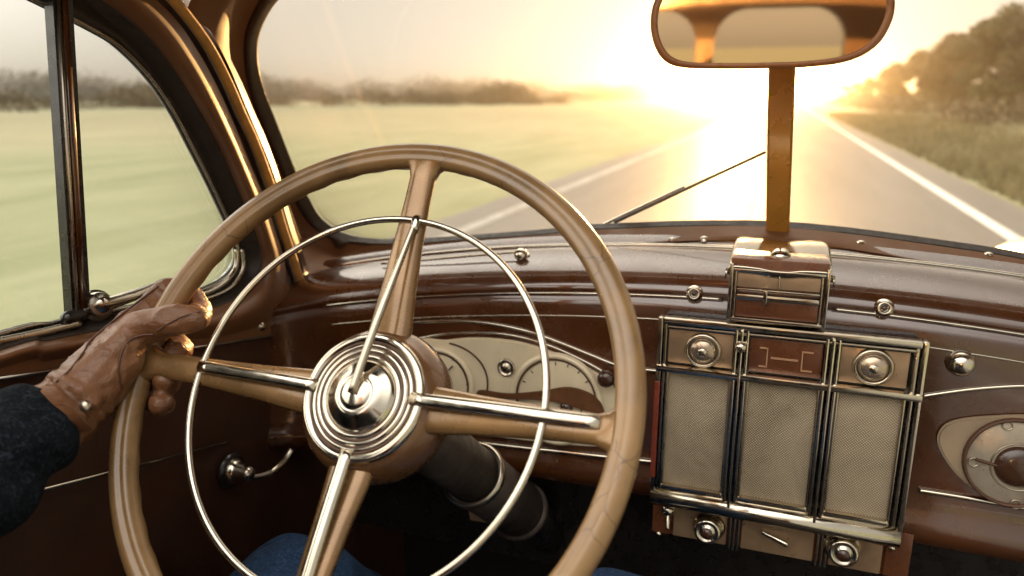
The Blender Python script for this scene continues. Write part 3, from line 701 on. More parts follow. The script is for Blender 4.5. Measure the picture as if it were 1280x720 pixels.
rim = link('rim', mesh(V, Fc), M['bakelite'], sw, WX)
def spoke(ang):
    d = Vector((math.cos(ang), math.sin(ang), 0)); s = Vector((-math.sin(ang), math.cos(ang), 0)); z = Vector((0, 0, 1))
    V, Fc = [], []; st = [(.045, .0215, -.028, .009), (.07, .0195, -.024, .0085), (.10, .0165, -.018, .0078), (.14, .014, -.011, .007), (.18, .0122, -.005, .0065), (.202, .0118, -.002, .007), (.211, .0150, -.001, .008), (.216, .021, 0, .009)]
    n = 14
    for (r, w, h, t) in st:
        for j in range(n):
            b = 2*math.pi*j/n; cx, cz = math.cos(b), math.sin(b)
            cx = math.copysign(abs(cx)**.7, cx); cz = math.copysign(abs(cz)**.7, cz)
            V.append(d*r+s*w*cx+z*(h+t*cz))
    for i in range(len(st)-1):
        for j in range(n): Fc.append([i*n+j, i*n+(j+1) % n, (i+1)*n+(j+1) % n, (i+1)*n+j])
    return mesh(V, Fc)
for k in range(4):
    a = k*math.pi/2 + R(0 if k != 1 else -2); sp = link('spoke', spoke(a), M['spoke'], sw, WX)
    d = Vector((math.cos(a), math.sin(a), 0)); z = Vector((0, 0, 1)); sd = Vector((-math.sin(a), math.cos(a), 0))
    end = .205 if k == 0 else .1605
    if k == 1: continue
    off = {0: .004, 2: -.003, 3: .0}[k]
    link('horn_spoke', sweep(spline([d*.045+z*.0-z*.010+sd*off, d*.08-z*.006+sd*off, d*.12-z*.002+sd*off, d*end+z*(.001 if k else .004)+sd*off], 14), [(.006*x, .0045*y) for x, y in circ(1, 12)], upv=(sd.x, sd.y, sd.z)), M['chrome'], sw, WX)
link('horn_ring', tube(rimpath(.1605, 48, -.001), .0031, 160, True, 10), M['chrome'], sw, WX)
# hub bowl and medallion
bowl = [(.052, -.011), (.056, -.013), (.061, -.019), (.066, -.029), (.0685, -.040), (.067, -.052), (.060, -.063), (.048, -.070), (.034, -.074), (.030, -.082)]
hub = link('hub', lathe(bowl, 72), M['hubpaint'], sw, WX)
med = [(.0555, -.016), (.0562, -.0125), (.0552, -.0092), (.0525, -.0076), (.0495, -.0084), (.0478, -.0105), (.0470, -.0112), (.0462, -.0102), (.0450, -.0088), (.0436, -.0090), (.0428, -.0104), (.0420, -.0104),
       (.0410, -.0084), (.0394, -.0078), (.0380, -.0086), (.0374, -.0100), (.0366, -.0098), (.0356, -.0074), (.0338, -.0066), (.0322, -.0074), (.0316, -.0086), (.0308, -.0082), (.0298, -.0052), (.0280, -.0040),
       (.0255, -.0028), (.022, -.0006), (.0185, .0012), (.015, .0024), (.0143, .0018), (.0135, .0026), (.010, .0040), (.0065, .0050), (.003, .0056), (0, .0057)]
md = link('horn_medallion', lathe(med, 96), M['chrome'], sw, WX)
for rg in (.0471, .0424, .0371, .0316):
    link('enamel_groove', lathe([(rg-.0011, -.0101 if rg > .04 else -.0089), (rg-.0006, -.0092 if rg > .04 else -.0081), (rg+.0006, -.0092 if rg > .04 else -.0081), (rg+.0011, -.0101 if rg > .04 else -.0089)], 96), M['ink'], md, WX)
link('horn_lever', sweep(spline([Vector((.000, -.002, .008)), Vector((.005, .05, .009)), Vector((.010, .11, .006)), Vector((.0128, .158, .001))], 24), circ(.0032, 10), scale=lambda t: 1.15-.25*t), M['worn_chrome'], sw, WX)
link('ring_joint', hull([(Vector((.0125, .1605, -.001)), .005), (Vector((.0135, .152, .001)), .004)]), M['chrome'], sw, WX)

# ================================================================== STEERING COLUMN
col = thing('steering_column', 'grey brown steering column tube running down behind the wheel under the dashboard', 'steering column', C-en*.45)
def cyl(t0, t1, r0, r1, n=40):
    return lathe([(0, t0), (r0*.96, t0), (r0, t0-.0015*(1 if t0 > t1 else -1)), (r1, t1), (0, t1)], n)
ca = C-en*.066; cb_ = aY(668, 652, .83); cd = (ca-cb_).normalized(); CX = frame(cd, loc=ca); cl_ = (ca-cb_).length
def along(px):                                   # distance down the column where it passes this column of the view
    best = min(range(400), key=lambda k: abs((lambda P: W+F*P.dot(rt)/P.dot(fw))(ca-cd*cl_*k/300)-px)); return -cl_*best/300
k1_, k2_ = along(592), along(648)
link('upper_tube', cyl(.004, k1_, .0295, .031), M['column'], col, CX)
link('lower_tube', cyl(k1_+.002, k2_, .0345, .0345), M['column'], col, CX)
link('collar', lathe([(.0345, k1_+.006), (.0368, k1_+.005), (.0372, k1_-.002), (.0350, k1_-.006)], 48), M['worn_chrome'], col, CX)
link('collar', lathe([(.0345, k2_+.004), (.0378, k2_+.002), (.0378, k2_-.005), (.030, k2_-.010)], 48), M['column'], col, CX)
link('column_jacket', cyl(k2_, -.55, .027, .027), M['blackpaint'], col, CX)
q = aY(576, 566, .70)
link('lever_boss', hull([(q, .006), (q+Vector((.004, .01, -.012)), .007)]), M['worn_chrome'], col)
link('bracket', prism([aY(*p, .78) for p in [(585, 634), (598, 632), (628, 648), (622, 656), (588, 650)]], (0, .003, 0)), M['tanplate'], col, smooth=False)

# ================================================================== MIRROR
MC = aY(959, 22, .74)
mirror = thing('rear_view_mirror', 'brown framed rear view mirror with rounded ends above the windscreen centre bar', 'rear view mirror', MC)
to_cam = (-MC).normalized(); mn = Vector((.070, -1, -.030)).normalized()
MX = frame(mn, loc=MC)
def mirror_ol(w, h, n=80):
    pts = []
    base = [(-w, .0), (-w*.965, -.45*h), (-w*.87, -.80*h), (-w*.70, -.96*h), (-w*.35, -1.0*h), (0, -1.0*h), (w*.4, -.97*h), (w*.70, -.86*h), (w*.89, -.60*h), (w*.98, -.22*h), (w, .15*h), (w*.95, .6*h), (w*.8, .9*h), (w*.4, 1.0*h), (0, 1.0*h), (-w*.5, .98*h), (-w*.82, .82*h), (-w*.96, .45*h)]
    return spline([Vector((x, y, 0)) for x, y in base], n, True)
wM = 144*MC.dot(fw)/F; hM = .044
A = mirror_ol(wM, hM); B = mirror_ol(wM-.0065, hM-.0055); Cc = mirror_ol(wM-.005, hM-.0045); Bk = mirror_ol(wM*.93, hM*.86); Bk2 = mirror_ol(wM*.5, hM*.5)
def stack(loops, cap0=False, cap1=False):
    n = len(loops[0]); V = [p for l in loops for p in l]; Fc = []
    for i in range(len(loops)-1):
        for j in range(n): Fc.append([i*n+j, i*n+(j+1) % n, (i+1)*n+(j+1) % n, (i+1)*n+j])
    if cap0: Fc.append(list(range(n)))
    if cap1: Fc.append([(len(loops)-1)*n+j for j in range(n)])
    return mesh(V, Fc)
zz = lambda L, z: [p+Vector((0, 0, z)) for p in L]
link('mirror_housing', stack([zz(B, .0005), zz(B, .002), zz(Cc, .0035), zz(A, .0015), zz(A, -.004), zz(Bk, -.016), zz(Bk2, -.024)], False, True), M['mirror_frame'], mirror, MX)
link('mirror_glass', stack([zz(B, .001), zz(mirror_ol(wM-.0066, hM-.0056), .0010)], False, True), M['mirror'], mirror, MX, smooth=False)
arm_t = aW(977, 60, .02)-WSN*.006
link('mirror_arm', tube([MC+mn*-.02, MC.lerp(arm_t, .5)+Vector((0, 0, .004)), arm_t], .007, 20, seg=12), M['worn_chrome'], mirror)

# ================================================================== PERSON
person = thing('person', 'driver in dark knit sleeve, blue jeans and brown leather glove gripping the steering wheel', 'person', (-.31, -.1, -.62))
L3 = lambda u, v, w: WX @ Vector((u, v, w))
def rimL(adeg, rho, w): a = R(adeg); return L3((.225+rho)*math.cos(a), (.225+rho)*math.sin(a), w)   # near the rim
wrist = Vector((-.560, .415, -.258)); elbow = Vector((-.55, .18, -.335)); shoulder = Vector((-.50, -.16, -.22))
def capsule(a, b, ra, rb_): return hull([(a, ra), (b, rb_)])
def finger(pts, radii): return [hull([(pts[i], radii[i]), (pts[i+1], radii[i+1])]) for i in range(len(pts)-1)]
def hand(g):
    """left hand on the rim near nine o'clock; g = extra thickness (0 for skin)"""
    ms = []
    idx = rimL(164, .020, -.016); pky = rimL(186, .018, -.020); wr = wrist
    mcp = [rimL(a, .0235, -.012) for a in (163, 169.5, 176, 182)]
    thb = wrist.lerp(rimL(176, .012, .022), .42)+Vector((.004, -.004, -.002))
    ms.append(hull([(wr, .024+g), (wr+Vector((-.004, .012, -.016)), .021+g), (mcp[0], .012+g), (mcp[3], .011+g)]))
    ms.append(hull([(wr, .023+g), (mcp[0], .0115+g), (rimL(172, .014, .010), .011+g)]))
    ms.append(hull([(thb, .019+g), (rimL(176, .014, .016), .0135+g), (wr, .022+g)]))
    ms.append(hull([(rimL(176, -.001, .0265), .0140+g), (rimL(182, -.003, .0245), .0130+g), (rimL(188, .006, .0200), .0115+g), (wr+Vector((.006, -.004, -.008)), .024+g), (thb, .019+g)]))
    # thumb: over the front of the rim to the inside
    tp = [rimL(178, .016, .016), rimL(174, -.004, .0245), rimL(169.5, -.030, .024), rimL(166, -.053, .018)]
    ms += finger(tp, [.0162+g, .0146+g, .0132+g, .0102+g])
    ms.append(hull([(tp[0], .013+g), (thb, .016+g), (tp[1], .0115+g)]))
    # fingers: round the far side, tips come out inside
    for k, a in enumerate((163.5, 171.5, 177.5, 182)):
        da = (a-172)*.35
        p = [mcp[k], rimL(a+1+da, .010, -.0235), rimL(a+3+da, -.012, -.0235), rimL(a+4+da, -.0185, -.0175), rimL(a+4.5+da, -.0230, -.0085)]
        r = [.0115, .0106, .0102, .0098, .0088]
        if k == 3: r = [x*.9 for x in r]
        ms += finger(p, [x+g for x in r])
    return ms
bodyparts = hand(0)
bodyparts += [capsule(wrist, elbow, .026, .042), capsule(elbow, shoulder, .044, .055)]
hipL, hipR = Vector((-.41, -.10, -.66)), Vector((-.22, -.10, -.66))
kneeL, kneeR = Vector((-.475, .60, -.555)), Vector((-.105, .62, -.525))
ankL, ankR = Vector((-.45, .86, -.87)), Vector((-.14, .92, -.86))
chest = Vector((-.315, -.17, -.28))
bodyparts += [hull([(Vector((-.46, -.17, -.20)), .06), (Vector((-.17, -.17, -.20)), .06), (Vector((-.40, -.15, -.45)), .10), (Vector((-.23, -.15, -.45)), .10)]),
              hull([(Vector((-.40, -.13, -.48)), .10), (Vector((-.23, -.13, -.48)), .10), (hipL, .11), (hipR, .11)]),
              capsule(Vector((-.315, -.16, -.16)), Vector((-.315, -.13, -.02)), .055, .05),
              hull([(Vector((-.315, -.10, .05)), .085), (Vector((-.315, -.13, .06)), .09), (Vector((-.315, -.075, -.02)), .055)]),
              capsule(Vector((-.315, -.012, .03)), Vector((-.315, -.005, .01)), .010, .014),
              capsule(hipL, kneeL, .095, .062), capsule(hipR, kneeR, .095, .062), capsule(kneeL, ankL, .058, .04), capsule(kneeR, ankR, .058, .04),
              hull([(ankL, .04), (ankL+Vector((-.01, .14, -.035)), .03)]), hull([(ankR, .04), (ankR+Vector((.01, .14, -.03)), .03)]),
              capsule(Vector((-.13, -.16, -.22)), Vector((-.06, .02, -.45)), .055, .044), capsule(Vector((-.06, .02, -.45)), Vector((-.09, .12, -.53)), .04, .03),
              hull([(Vector((-.10, .14, -.54)), .03), (Vector((-.10, .21, -.52)), .022)])]
bodym = fuse(bodyparts, .007, 3)
link('body', bodym, M['skin'], person)
# jeans
def wr_disp(s, amp): return lambda co: amp*(noise.noise(co*s)+.5*noise.noise(co*s*2.3+Vector((3, 1, 2))))
g = .012
jeans = fuse([capsule(hipL, kneeL, .100+g, .068+g), capsule(hipR, kneeR, .100+g, .068+g), capsule(kneeL, ankL+Vector((0, -.02, .05)), .066+g, .055+g), capsule(kneeR, ankR+Vector((0, -.02, .05)), .066+g, .055+g),
              hull([(hipL, .115+g), (hipR, .115+g), (Vector((-.40, -.13, -.56)), .11), (Vector((-.23, -.13, -.56)), .11)])], .008, 8, .5, wr_disp(11, .009))
JB = bvh(jeans)
jn = link('jeans', jeans, M['denim'], person)
for px in ([(296, 719), (312, 700), (334, 684), (362, 676)], [(764, 719), (776, 715), (790, 712)]):
    pts = [JB.ray_cast(Vector(), D(*q).normalized())[0] for q in px]; pts = [p for p in pts if p is not None]
    if len(pts) > 2: link('seam', tube(pts, .0014, 30, seg=6), M['denim_seam'], jn)
# shirt sleeve + torso
elS = elbow
slv = [hull([(wrist.lerp(elS, .085), .0405), (wrist.lerp(elS, .5), .050)]), hull([(wrist.lerp(elS, .5), .050), (elS, .060)]), capsule(elS, shoulder, .060, .070),
       hull([(Vector((-.46, -.17, -.20)), .075), (Vector((-.17, -.17, -.20)), .075), (Vector((-.40, -.15, -.50)), .115), (Vector((-.23, -.15, -.50)), .115)]),
       capsule(Vector((-.13, -.16, -.22)), Vector((-.06, .02, -.45)), .068, .055), capsule(Vector((-.06, .02, -.45)), Vector((-.085, .10, -.52)), .052, .042)]
def slv_disp(co):
    t = (co-wrist).length
    return .0035*math.sin(t*150+4*noise.noise(co*16))*max(0, 1-t/.35)+.004*noise.noise(co*22)
link('knit_sweater', fuse(slv, .005, 4, .5, slv_disp), M['knit'], person)
# glove
cuffc = wrist.lerp(elbow, .08)
gl_ms = hand(.0022)+[hull([(wrist, .0275), (cuffc, .0335)])]
ax = (wrist-elbow).normalized()
def glove_disp(co):
    d_ = (co-wrist).dot(ax)
    s = .0017*noise.noise(Vector((co.x*50, co.y*30, co.z*90)))
    s += .0012*(1-abs(noise.noise(Vector((co.x*38+4, co.y*60, co.z*26)))*2))**6
    s += .0016*math.sin(d_*420+5*noise.noise(co*30))*math.exp(-((d_-.012)/.018)**2)
    return s
gm = fuse(gl_ms, .0019, 7, .5, glove_disp)
GB = bvh(gm)
glove = link('leather_glove', gm, M['leather'], person)
def ong(px, py, lift=.0004):
    h = GB.ray_cast(Vector(), D(px, py).normalized()); return None if h[0] is None else h[0]+h[1]*(lift if h[1].dot(h[0]) < 0 else -lift)
def gline(px, r, mm, name='seam'):
    pts = [ong(*q) for q in px]; pts = [p for p in pts if p is not None]
    if len(pts) > 2: link(name, tube(pts, r, 50, seg=6), mm, glove)
    else: print('seam missed', name, px[0])
gline([(70, 478), (88, 462), (105, 440), (122, 418), (140, 396), (160, 376), (180, 364), (198, 358)], .0011, M['leather_seam'])
gline([(152, 486), (148, 462), (152, 440), (162, 425), (178, 419), (192, 418)], .0010, M['leather_seam'])
gline([(196, 414), (212, 404), (230, 395), (250, 390)], .0008, M['leather_seam'])
gline([(60, 494), (70, 507), (82, 521), (96, 534)], .0014, M['leather_trim'], 'cuff_trim')
gline([(150, 372), (172, 352), (196, 342)], .0008, M['leather_seam'])
# strap and stud at the wrist
stp = [ong(*q, .001) for q in [(54, 489), (62, 500), (72, 513), (84, 527), (97, 540)]]
if all(stp):
    link('strap', sweep(spline(stp, 30), [(-.011, -.001), (.011, -.001), (.011, .0015), (-.011, .0015)], upv=(.6, .3, .6)), M['leather'], glove, smooth=35)
stud = ong(105, 508, .0)
if stud is not None:
    link('stud', lathe([(0, .0032), (.003, .003), (.0048, .0018), (.0056, 0), (.0056, -.002)], 20), M['worn_chrome'], glove, frame((.35, -.8, .45), loc=stud))
# cuff edge ring
cf = frame(elbow-wrist, loc=cuffc)
link('cuff_edge', tube([Vector((.0335*math.cos(a*math.pi/12), .0335*math.sin(a*math.pi/12), .0)) for a in range(24)], .0022, 80, True, 8), M['leather_trim'], glove, cf)

# ================================================================== OUTSIDE
def structure(name, me, mm, smooth=False):
    o = link(name, me, mm, None, smooth=smooth); o['kind'] = 'structure'; return o
# ground
m, nt, p = mat('field_ground')
f1 = noise_tex(nt, .05, 6, .6, 1); f2 = noise_tex(nt, .9, 7, .7, 0, coords(nt, scale=(1, .22, 1)))
tc = coords(nt); ln = N(nt, 'ShaderNodeVectorMath', operation='LENGTH'); nt.links.new(tc, ln.inputs[0])
ad = N(nt, 'ShaderNodeMath', operation='MULTIPLY_ADD'); nt.links.new(f1, ad.inputs[0]); ad.inputs[1].default_value = 26; nt.links.new(ln.outputs['Value'], ad.inputs[2])
dv_ = N(nt, 'ShaderNodeMath', operation='DIVIDE'); nt.links.new(ad.outputs[0], dv_.inputs[0]); dv_.inputs[1].default_value = 160
c1 = ramp(nt, dv_.outputs[0], [(.08, (.23, .25, .135)), (.22, (.26, .27, .155)), (.30, (.34, .30, .19)), (.50, (.26, .225, .15)), (.62, (.30, .28, .18))])
c2 = ramp(nt, f2, [(.3, (.15, .165, .085)), (.7, (.37, .36, .24))])
mx = N(nt, 'ShaderNodeMix', data_type='RGBA'); mx.inputs[0].default_value = .5; nt.links.new(c1, mx.inputs[6]); nt.links.new(c2, mx.inputs[7])
nt.links.new(mx.outputs[2], p.inputs['Base Color']); p.inputs['Roughness'].default_value = .95; p.inputs['Specular IOR Level'].default_value = .15
bump(nt, p, f2, .8, .08); M['ground'] = m
V, Fc = [], []
NX = 90; ext = [(-1 if t < 0 else 1)*(abs(t)**2.6)*3000 for t in [-1+2*i/NX for i in range(NX+1)]]
for j, y in enumerate(ext):
    for i, x in enumerate(ext):
        far = max(0, min(1, (abs(x)-9)/40)); V.append((x, y, GZ-.02+far*.35*noise.noise(Vector((x*.02, y*.02, 0)))))
for j in range(NX):
    for i in range(NX): a = j*(NX+1)+i; Fc.append([a, a+1, a+NX+2, a+NX+1])
structure('ground', mesh(V, Fc), M['ground'], True)
# road with a slight camber
m, nt, p = mat('asphalt'); f = noise_tex(nt, 1.2, 8, .7, coords(nt, scale=(1, .12, 1)) and 0, coords(nt, scale=(1, .1, 1)))
nt.links.new(ramp(nt, f, [(.3, (.10, .096, .088)), (.7, (.17, .16, .145))]), p.inputs['Base Color']); p.inputs['Roughness'].default_value = .55
bump(nt, p, noise_tex(nt, 120, 3), .4, .004); M['asphalt'] = m
M['paint_white'] = basic('road_paint_white', (.70, .68, .62), .6, 0, .15, 8); M['paint_worn'] = basic('worn_road_paint', (.34, .33, .30), .6, 0, .35, 3); M['paint_yellow'] = basic('road_paint_yellow', (.36, .30, .17), .6, 0, .15, 8)
def strip(x0, x1, y0, y1, z, n=60):
    V, Fc = [], []
    for i in range(n+1):
        y = y0+(y1-y0)*(i/n)**2
        V += [(x0, y, z), (x1, y, z)]
        if i: b = 2*i-2; Fc.append([b, b+1, b+3, b+2])
    return mesh(V, Fc)
structure('road', strip(-3.75, 3.0, -60, 1500, GZ), M['asphalt'])
structure('road_edge_line', strip(-3.28, -3.12, -60, 1200, GZ+.004), M['paint_worn'])
structure('road_edge_line', strip(2.22, 2.38, -60, 1200, GZ+.004), M['paint_white'])
V, Fc = [], []
y = -20
while y < 400:
    b = len(V); V += [(-.42, y, GZ+.004), (-.30, y, GZ+.004), (-.30, y+4, GZ+.004), (-.42, y+4, GZ+.004)]; Fc.append([b, b+1, b+2, b+3]); y += 9
structure('road_centre_line', mesh(V, Fc), M['paint_yellow'])

# vegetation
def leafmat(name, c1, c2, c3):
    m, nt, p = mat(name); f = noise_tex(nt, .9, 4); g_ = N(nt, 'ShaderNodeObjectInfo')
    nt.links.new(ramp(nt, f, [(.3, c1), (.5, c2), (.72, c3)]), p.inputs['Base Color']); p.inputs['Roughness'].default_value = .7
    p.inputs['Transmission Weight'].default_value = 0; p.inputs['Specular IOR Level'].default_value = .2
    return m
M['leaf'] = leafmat('autumn_leaves', (.045, .034, .018), (.078, .058, .030), (.12, .088, .046))
M['leaf2'] = leafmat('olive_leaves', (.04, .042, .017), (.07, .068, .026), (.11, .095, .038))
M['farleaf'] = leafmat('haze_pale_woodland', (.13, .115, .092), (.19, .168, .135), (.25, .22, .18))  # leaf colour lightened to carry the paling of distant haze
M['bark'] = basic('bark', (.09, .065, .045), .9, 0, .3, 6, bs=.6, bscale=20)
M['scrub'] = leafmat('dry_scrub', (.075, .055, .028), (.13, .095, .05), (.2, .15, .085))
M['drygrass'] = leafmat('verge_grass', (.13, .11, .055), (.20, .17, .085), (.28, .23, .13))
def leaves(blobs, n, size, rnd):
    V, Fc = [], []
    tot = sum(r[0]*r[1]*r[2] for c, r in blobs)
    for c, r in blobs:
        k = int(n*r[0]*r[1]*r[2]/tot)+8
        for _ in range(k):
            d = Vector((rnd.gauss(0, 1), rnd.gauss(0, 1), rnd.gauss(0, 1))).normalized()
            q = rnd.random()**.4*(1+.25*noise.noise(d*2.5+c))
            p_ = Vector((c.x+d.x*r[0]*q, c.y+d.y*r[1]*q, c.z+d.z*r[2]*q))
            a = Vector((rnd.gauss(0, 1), rnd.gauss(0, 1), rnd.gauss(0, 1))).normalized(); b = a.orthogonal().normalized()
            s = size*rnd.uniform(.6, 1.4); i = len(V)
            V += [p_-a*s, p_+b*s*.55, p_+a*s, p_-b*s*.55]; Fc.append([i, i+1, i+2, i+3])
    me = bpy.data.meshes.new('m'); me.from_pydata(V, [], Fc); me.update(); return me
def tree_meshes(seed):
    rnd = random.Random(seed); h = 8; blobs = []
    limbs = []
    base = Vector((0, 0, -.1)); top = Vector((rnd.uniform(-.4, .4), rnd.uniform(-.4, .4), h*.75))
    trunk = tube([base, base.lerp(top, .35)+Vector((.1, -.1, 0)), base.lerp(top, .7), top], .2, 16, seg=8, scale=lambda t: 1-.8*t)
    limbs.append(trunk)
    for k in range(9):
        t = rnd.uniform(.22, .85); s = base.lerp(top, t); a = rnd.uniform(0, 6.28); L_ = rnd.uniform(1.4, 2.6)*(1.15-t*.6)
        e = s+Vector((math.cos(a)*L_, math.sin(a)*L_, rnd.uniform(.5, 1.6)))
        limbs.append(tube([s, s.lerp(e, .5)+Vector((0, 0, .2)), e], .07, 8, seg=6, scale=lambda t: 1-.7*t))
        for j in range(3):
            c = e+Vector((rnd.gauss(0, .5), rnd.gauss(0, .5), rnd.gauss(0, .4))); q = rnd.uniform(.6, 1.15)
            blobs.append((c, (q, q, q*.75)))
    for k in range(8):
        c = top+Vector((rnd.gauss(0, .8), rnd.gauss(0, .8), rnd.uniform(-1.2, .6))); q = rnd.uniform(.5, 1.0); blobs.append((c, (q, q, q*.8)))
    for k in range(8):
        a = rnd.uniform(0, 6.28); c = Vector((math.cos(a)*1.6, math.sin(a)*1.6, rnd.uniform(.7, 2.2))); blobs.append((c, (1.1, 1.1, .8)))
    return join(*limbs), leaves(blobs, 15000, .15, rnd)
protos = [tree_meshes(s) for s in (3, 11, 27)]
spots = [(15.5, 41, 1.3), (20, 46, 1.45), (16, 50, 1.2), (16.5, 58, 1.12), (15, 66, 1.04), (16.5, 75, 1.05), (15, 85, .98), (16, 95, .95), (15.5, 107, .95), (14.5, 120, .82), (15, 134, .75), (14, 150, .66), (13.5, 170, .6), (13, 200, .6)]
ordn = ['second', 'third', 'fourth', 'fifth', 'sixth', 'seventh', 'eighth', 'ninth', 'tenth', 'eleventh', 'twelfth']
kinds = ['nearest dark leafy tree of the row at the right edge of the photo', 'tall tree standing behind the row, furthest from the road on the right']
kinds += ['%s roadside tree from the near end of the right hand row' % q for q in ordn]+['farthest and smallest tree of the right hand roadside row']
first = {}
for i, (x, y, s) in enumerate(spots):
    k = i % 3
    if k not in first:
        t = thing('tree', kinds[i], 'tree', (0, 0, 0), 'trees along the right of the road')
        tr, cr = protos[k]
        a = link('trunk', tr, M['bark'], t); b = link('crown', cr, M['leaf'] if k != 1 else M['leaf2'], t, smooth=False); first[k] = (t, a, b); root = t
    else:
        t0, a0, b0 = first[k]; root = t0.copy(); COL.objects.link(root); root['label'] = kinds[i]
        for o in (a0, b0): c = o.copy(); COL.objects.link(c); c.parent = root
    root.matrix_world = Matrix.Translation((x, y, GZ)) @ Matrix.Rotation(i*1.9, 4, 'Z') @ Matrix.Scale(s, 4)
# hedge bank below the trees
rnd = random.Random(5)
def bank(n, fx, fy, r0, r1, leafn, size):
    bl = []
    for _ in range(n):
        x, y = fx(), fy(); r = rnd.uniform(r0, r1); bl.append((Vector((x, y, GZ+r*.5)), (r*1.3, r*1.5, r*.8)))
    return leaves(bl, leafn, size, rnd)
def stuff(name, me, mm, label, cat):
    o = link(name, me, mm, None, smooth=False); o['kind'] = 'stuff'; o['label'] = label; o['category'] = cat; return o
stuff('roadside_scrub', bank(90, lambda: rnd.uniform(8.5, 17), lambda: 16+rnd.random()**1.6*190, .6, 1.5, 30000, .12), M['scrub'], 'dry brown scrub and bushes below the trees right of the road', 'scrub')
def ringbank(n, a0, a1, d0, d1, r0, r1, leafn, size):
    bl = []
    for _ in range(n):
        q = rnd.random(); a = R(a0+(a1-a0)*q); d = (d0+(d1-d0)*q)*rnd.uniform(.92, 1.12); r = rnd.uniform(r0, r1)*(d/d0)**.6*(1+.9*noise.noise(Vector((q*22, 0, 1))))
        bl.append((Vector((math.sin(a)*d, math.cos(a)*d, GZ+r*.5)), (r*1.8, r*1.8, r)))
    return leaves(bl, leafn, size, rnd)
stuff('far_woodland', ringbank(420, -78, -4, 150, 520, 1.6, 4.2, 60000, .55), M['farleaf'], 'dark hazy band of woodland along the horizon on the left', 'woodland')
stuff('field_hedge', ringbank(110, -78, -16, 60, 170, .5, 1.3, 24000, .22), M['scrub'], 'brown hedge and scrub across the middle of the green field', 'hedge')
# verge grass blades
V, Fc = [], []
def blade_field(n, fx, fy, h0, h1):
    for _ in range(n):
        x, y = fx(), fy(); h = rnd.uniform(h0, h1)*(1+y*.01); a = rnd.uniform(0, 3.14); w = .012*(1+y*.06)
        dx, dy = math.cos(a)*w, math.sin(a)*w; lx, ly = rnd.gauss(0, .1)*h*3, rnd.gauss(0, .1)*h*3; i = len(V)
        V.extend([(x-dx, y-dy, GZ-.03), (x+dx, y+dy, GZ-.03), (x+lx, y+ly, GZ+h)]); Fc.append([i, i+1, i+2])
blade_field(26000, lambda: 3.1+abs(rnd.gauss(0, 1))*2.6, lambda: 5+rnd.random()**1.8*60, .08, .28)
blade_field(0, lambda: -3.85-abs(rnd.gauss(0, 1))*1.5, lambda: 3+rnd.random()**1.8*40, .02, .06)
gm_ = bpy.data.meshes.new('m'); gm_.from_pydata(V, [], Fc)
stuff('verge_grass', gm_, M['drygrass'], 'rough green and straw grass on the road verges', 'grass')

# haze
hm, hnt, hp = mat('air_haze'); hnt.nodes.remove(hp)
ho = [n for n in hnt.nodes if n.type == 'OUTPUT_MATERIAL'][0]
pv = N(hnt, 'ShaderNodeVolumePrincipled'); pv.inputs['Color'].default_value = (.80, .76, .70, 1); pv.inputs['Density'].default_value = .0010; pv.inputs['Anisotropy'].default_value = .968
hnt.links.new(pv.outputs[0], ho.inputs['Volume'])
hz = link('haze', box(-500, 500, -60, 700, GZ-2.2, 13), hm, None, smooth=False); hz['kind'] = 'stuff'; hz['label'] = 'warm pale haze over the road and fields'; hz['category'] = 'haze'

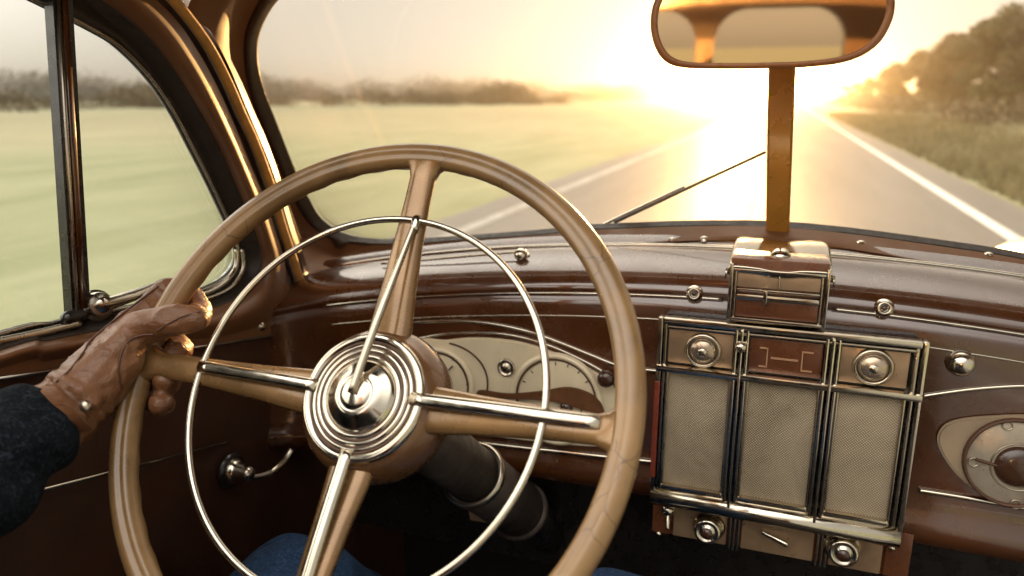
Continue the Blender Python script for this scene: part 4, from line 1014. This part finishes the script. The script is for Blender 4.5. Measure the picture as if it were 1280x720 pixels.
# ================================================================== LIGHT
SUN_AZ, SUN_EL = R(-3.4), R(2.6)          # azimuth from +Y towards +X
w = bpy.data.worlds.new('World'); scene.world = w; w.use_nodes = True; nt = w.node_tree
bg = nt.nodes['Background']; sk = N(nt, 'ShaderNodeTexSky', sky_type='NISHITA'); sk.sun_disc = False
sk.sun_elevation = SUN_EL; sk.sun_rotation = SUN_AZ; sk.dust_density = 1.6; sk.air_density = 1.0; sk.ozone_density = 1.0; sk.altitude = 0
gm2 = N(nt, 'ShaderNodeGamma'); gm2.inputs[1].default_value = .2; nt.links.new(sk.outputs[0], gm2.inputs[0])   # a hazy, evened-out sky
hs = N(nt, 'ShaderNodeHueSaturation'); hs.inputs['Saturation'].default_value = .28; nt.links.new(gm2.outputs[0], hs.inputs['Color'])
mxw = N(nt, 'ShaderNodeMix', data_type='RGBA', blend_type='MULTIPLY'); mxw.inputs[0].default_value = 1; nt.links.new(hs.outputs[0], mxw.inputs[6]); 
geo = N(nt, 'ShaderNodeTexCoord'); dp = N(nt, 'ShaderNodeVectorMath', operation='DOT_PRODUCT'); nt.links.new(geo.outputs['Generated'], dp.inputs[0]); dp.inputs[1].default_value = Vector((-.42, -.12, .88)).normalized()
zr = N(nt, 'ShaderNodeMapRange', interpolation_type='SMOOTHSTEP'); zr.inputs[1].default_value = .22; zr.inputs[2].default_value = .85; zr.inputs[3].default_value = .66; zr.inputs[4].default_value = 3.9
nt.links.new(dp.outputs['Value'], zr.inputs[0])                            # bright sky patch added out of view, high left behind, to light the cabin
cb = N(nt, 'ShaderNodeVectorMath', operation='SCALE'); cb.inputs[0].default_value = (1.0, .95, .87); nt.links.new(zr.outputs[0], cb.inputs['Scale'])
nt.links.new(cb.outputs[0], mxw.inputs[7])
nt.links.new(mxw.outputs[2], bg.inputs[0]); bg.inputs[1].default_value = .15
sd = bpy.data.lights.new('sun', 'SUN'); sd.energy = 2.0; sd.angle = R(.5); sd.color = (1, .56, .2)
so = bpy.data.objects.new('sun', sd); COL.objects.link(so)
sv = Vector((math.sin(SUN_AZ)*math.cos(SUN_EL), math.cos(SUN_AZ)*math.cos(SUN_EL), math.sin(SUN_EL)))
so.rotation_euler = sv.to_track_quat('Z', 'Y').to_euler()
vs = scene.view_settings; vs.view_transform = 'Standard'; vs.look = 'None'; vs.gamma = 1; vs.exposure = 2.65
scene.cycles.volume_step_rate = 4; scene.cycles.max_bounces = 10; scene.cycles.transparent_max_bounces = 16; scene.cycles.volume_bounces = 0
scene.cycles.use_denoising = True; scene.cycles.sample_clamp_indirect = 6; scene.cycles.caustics_reflective = False
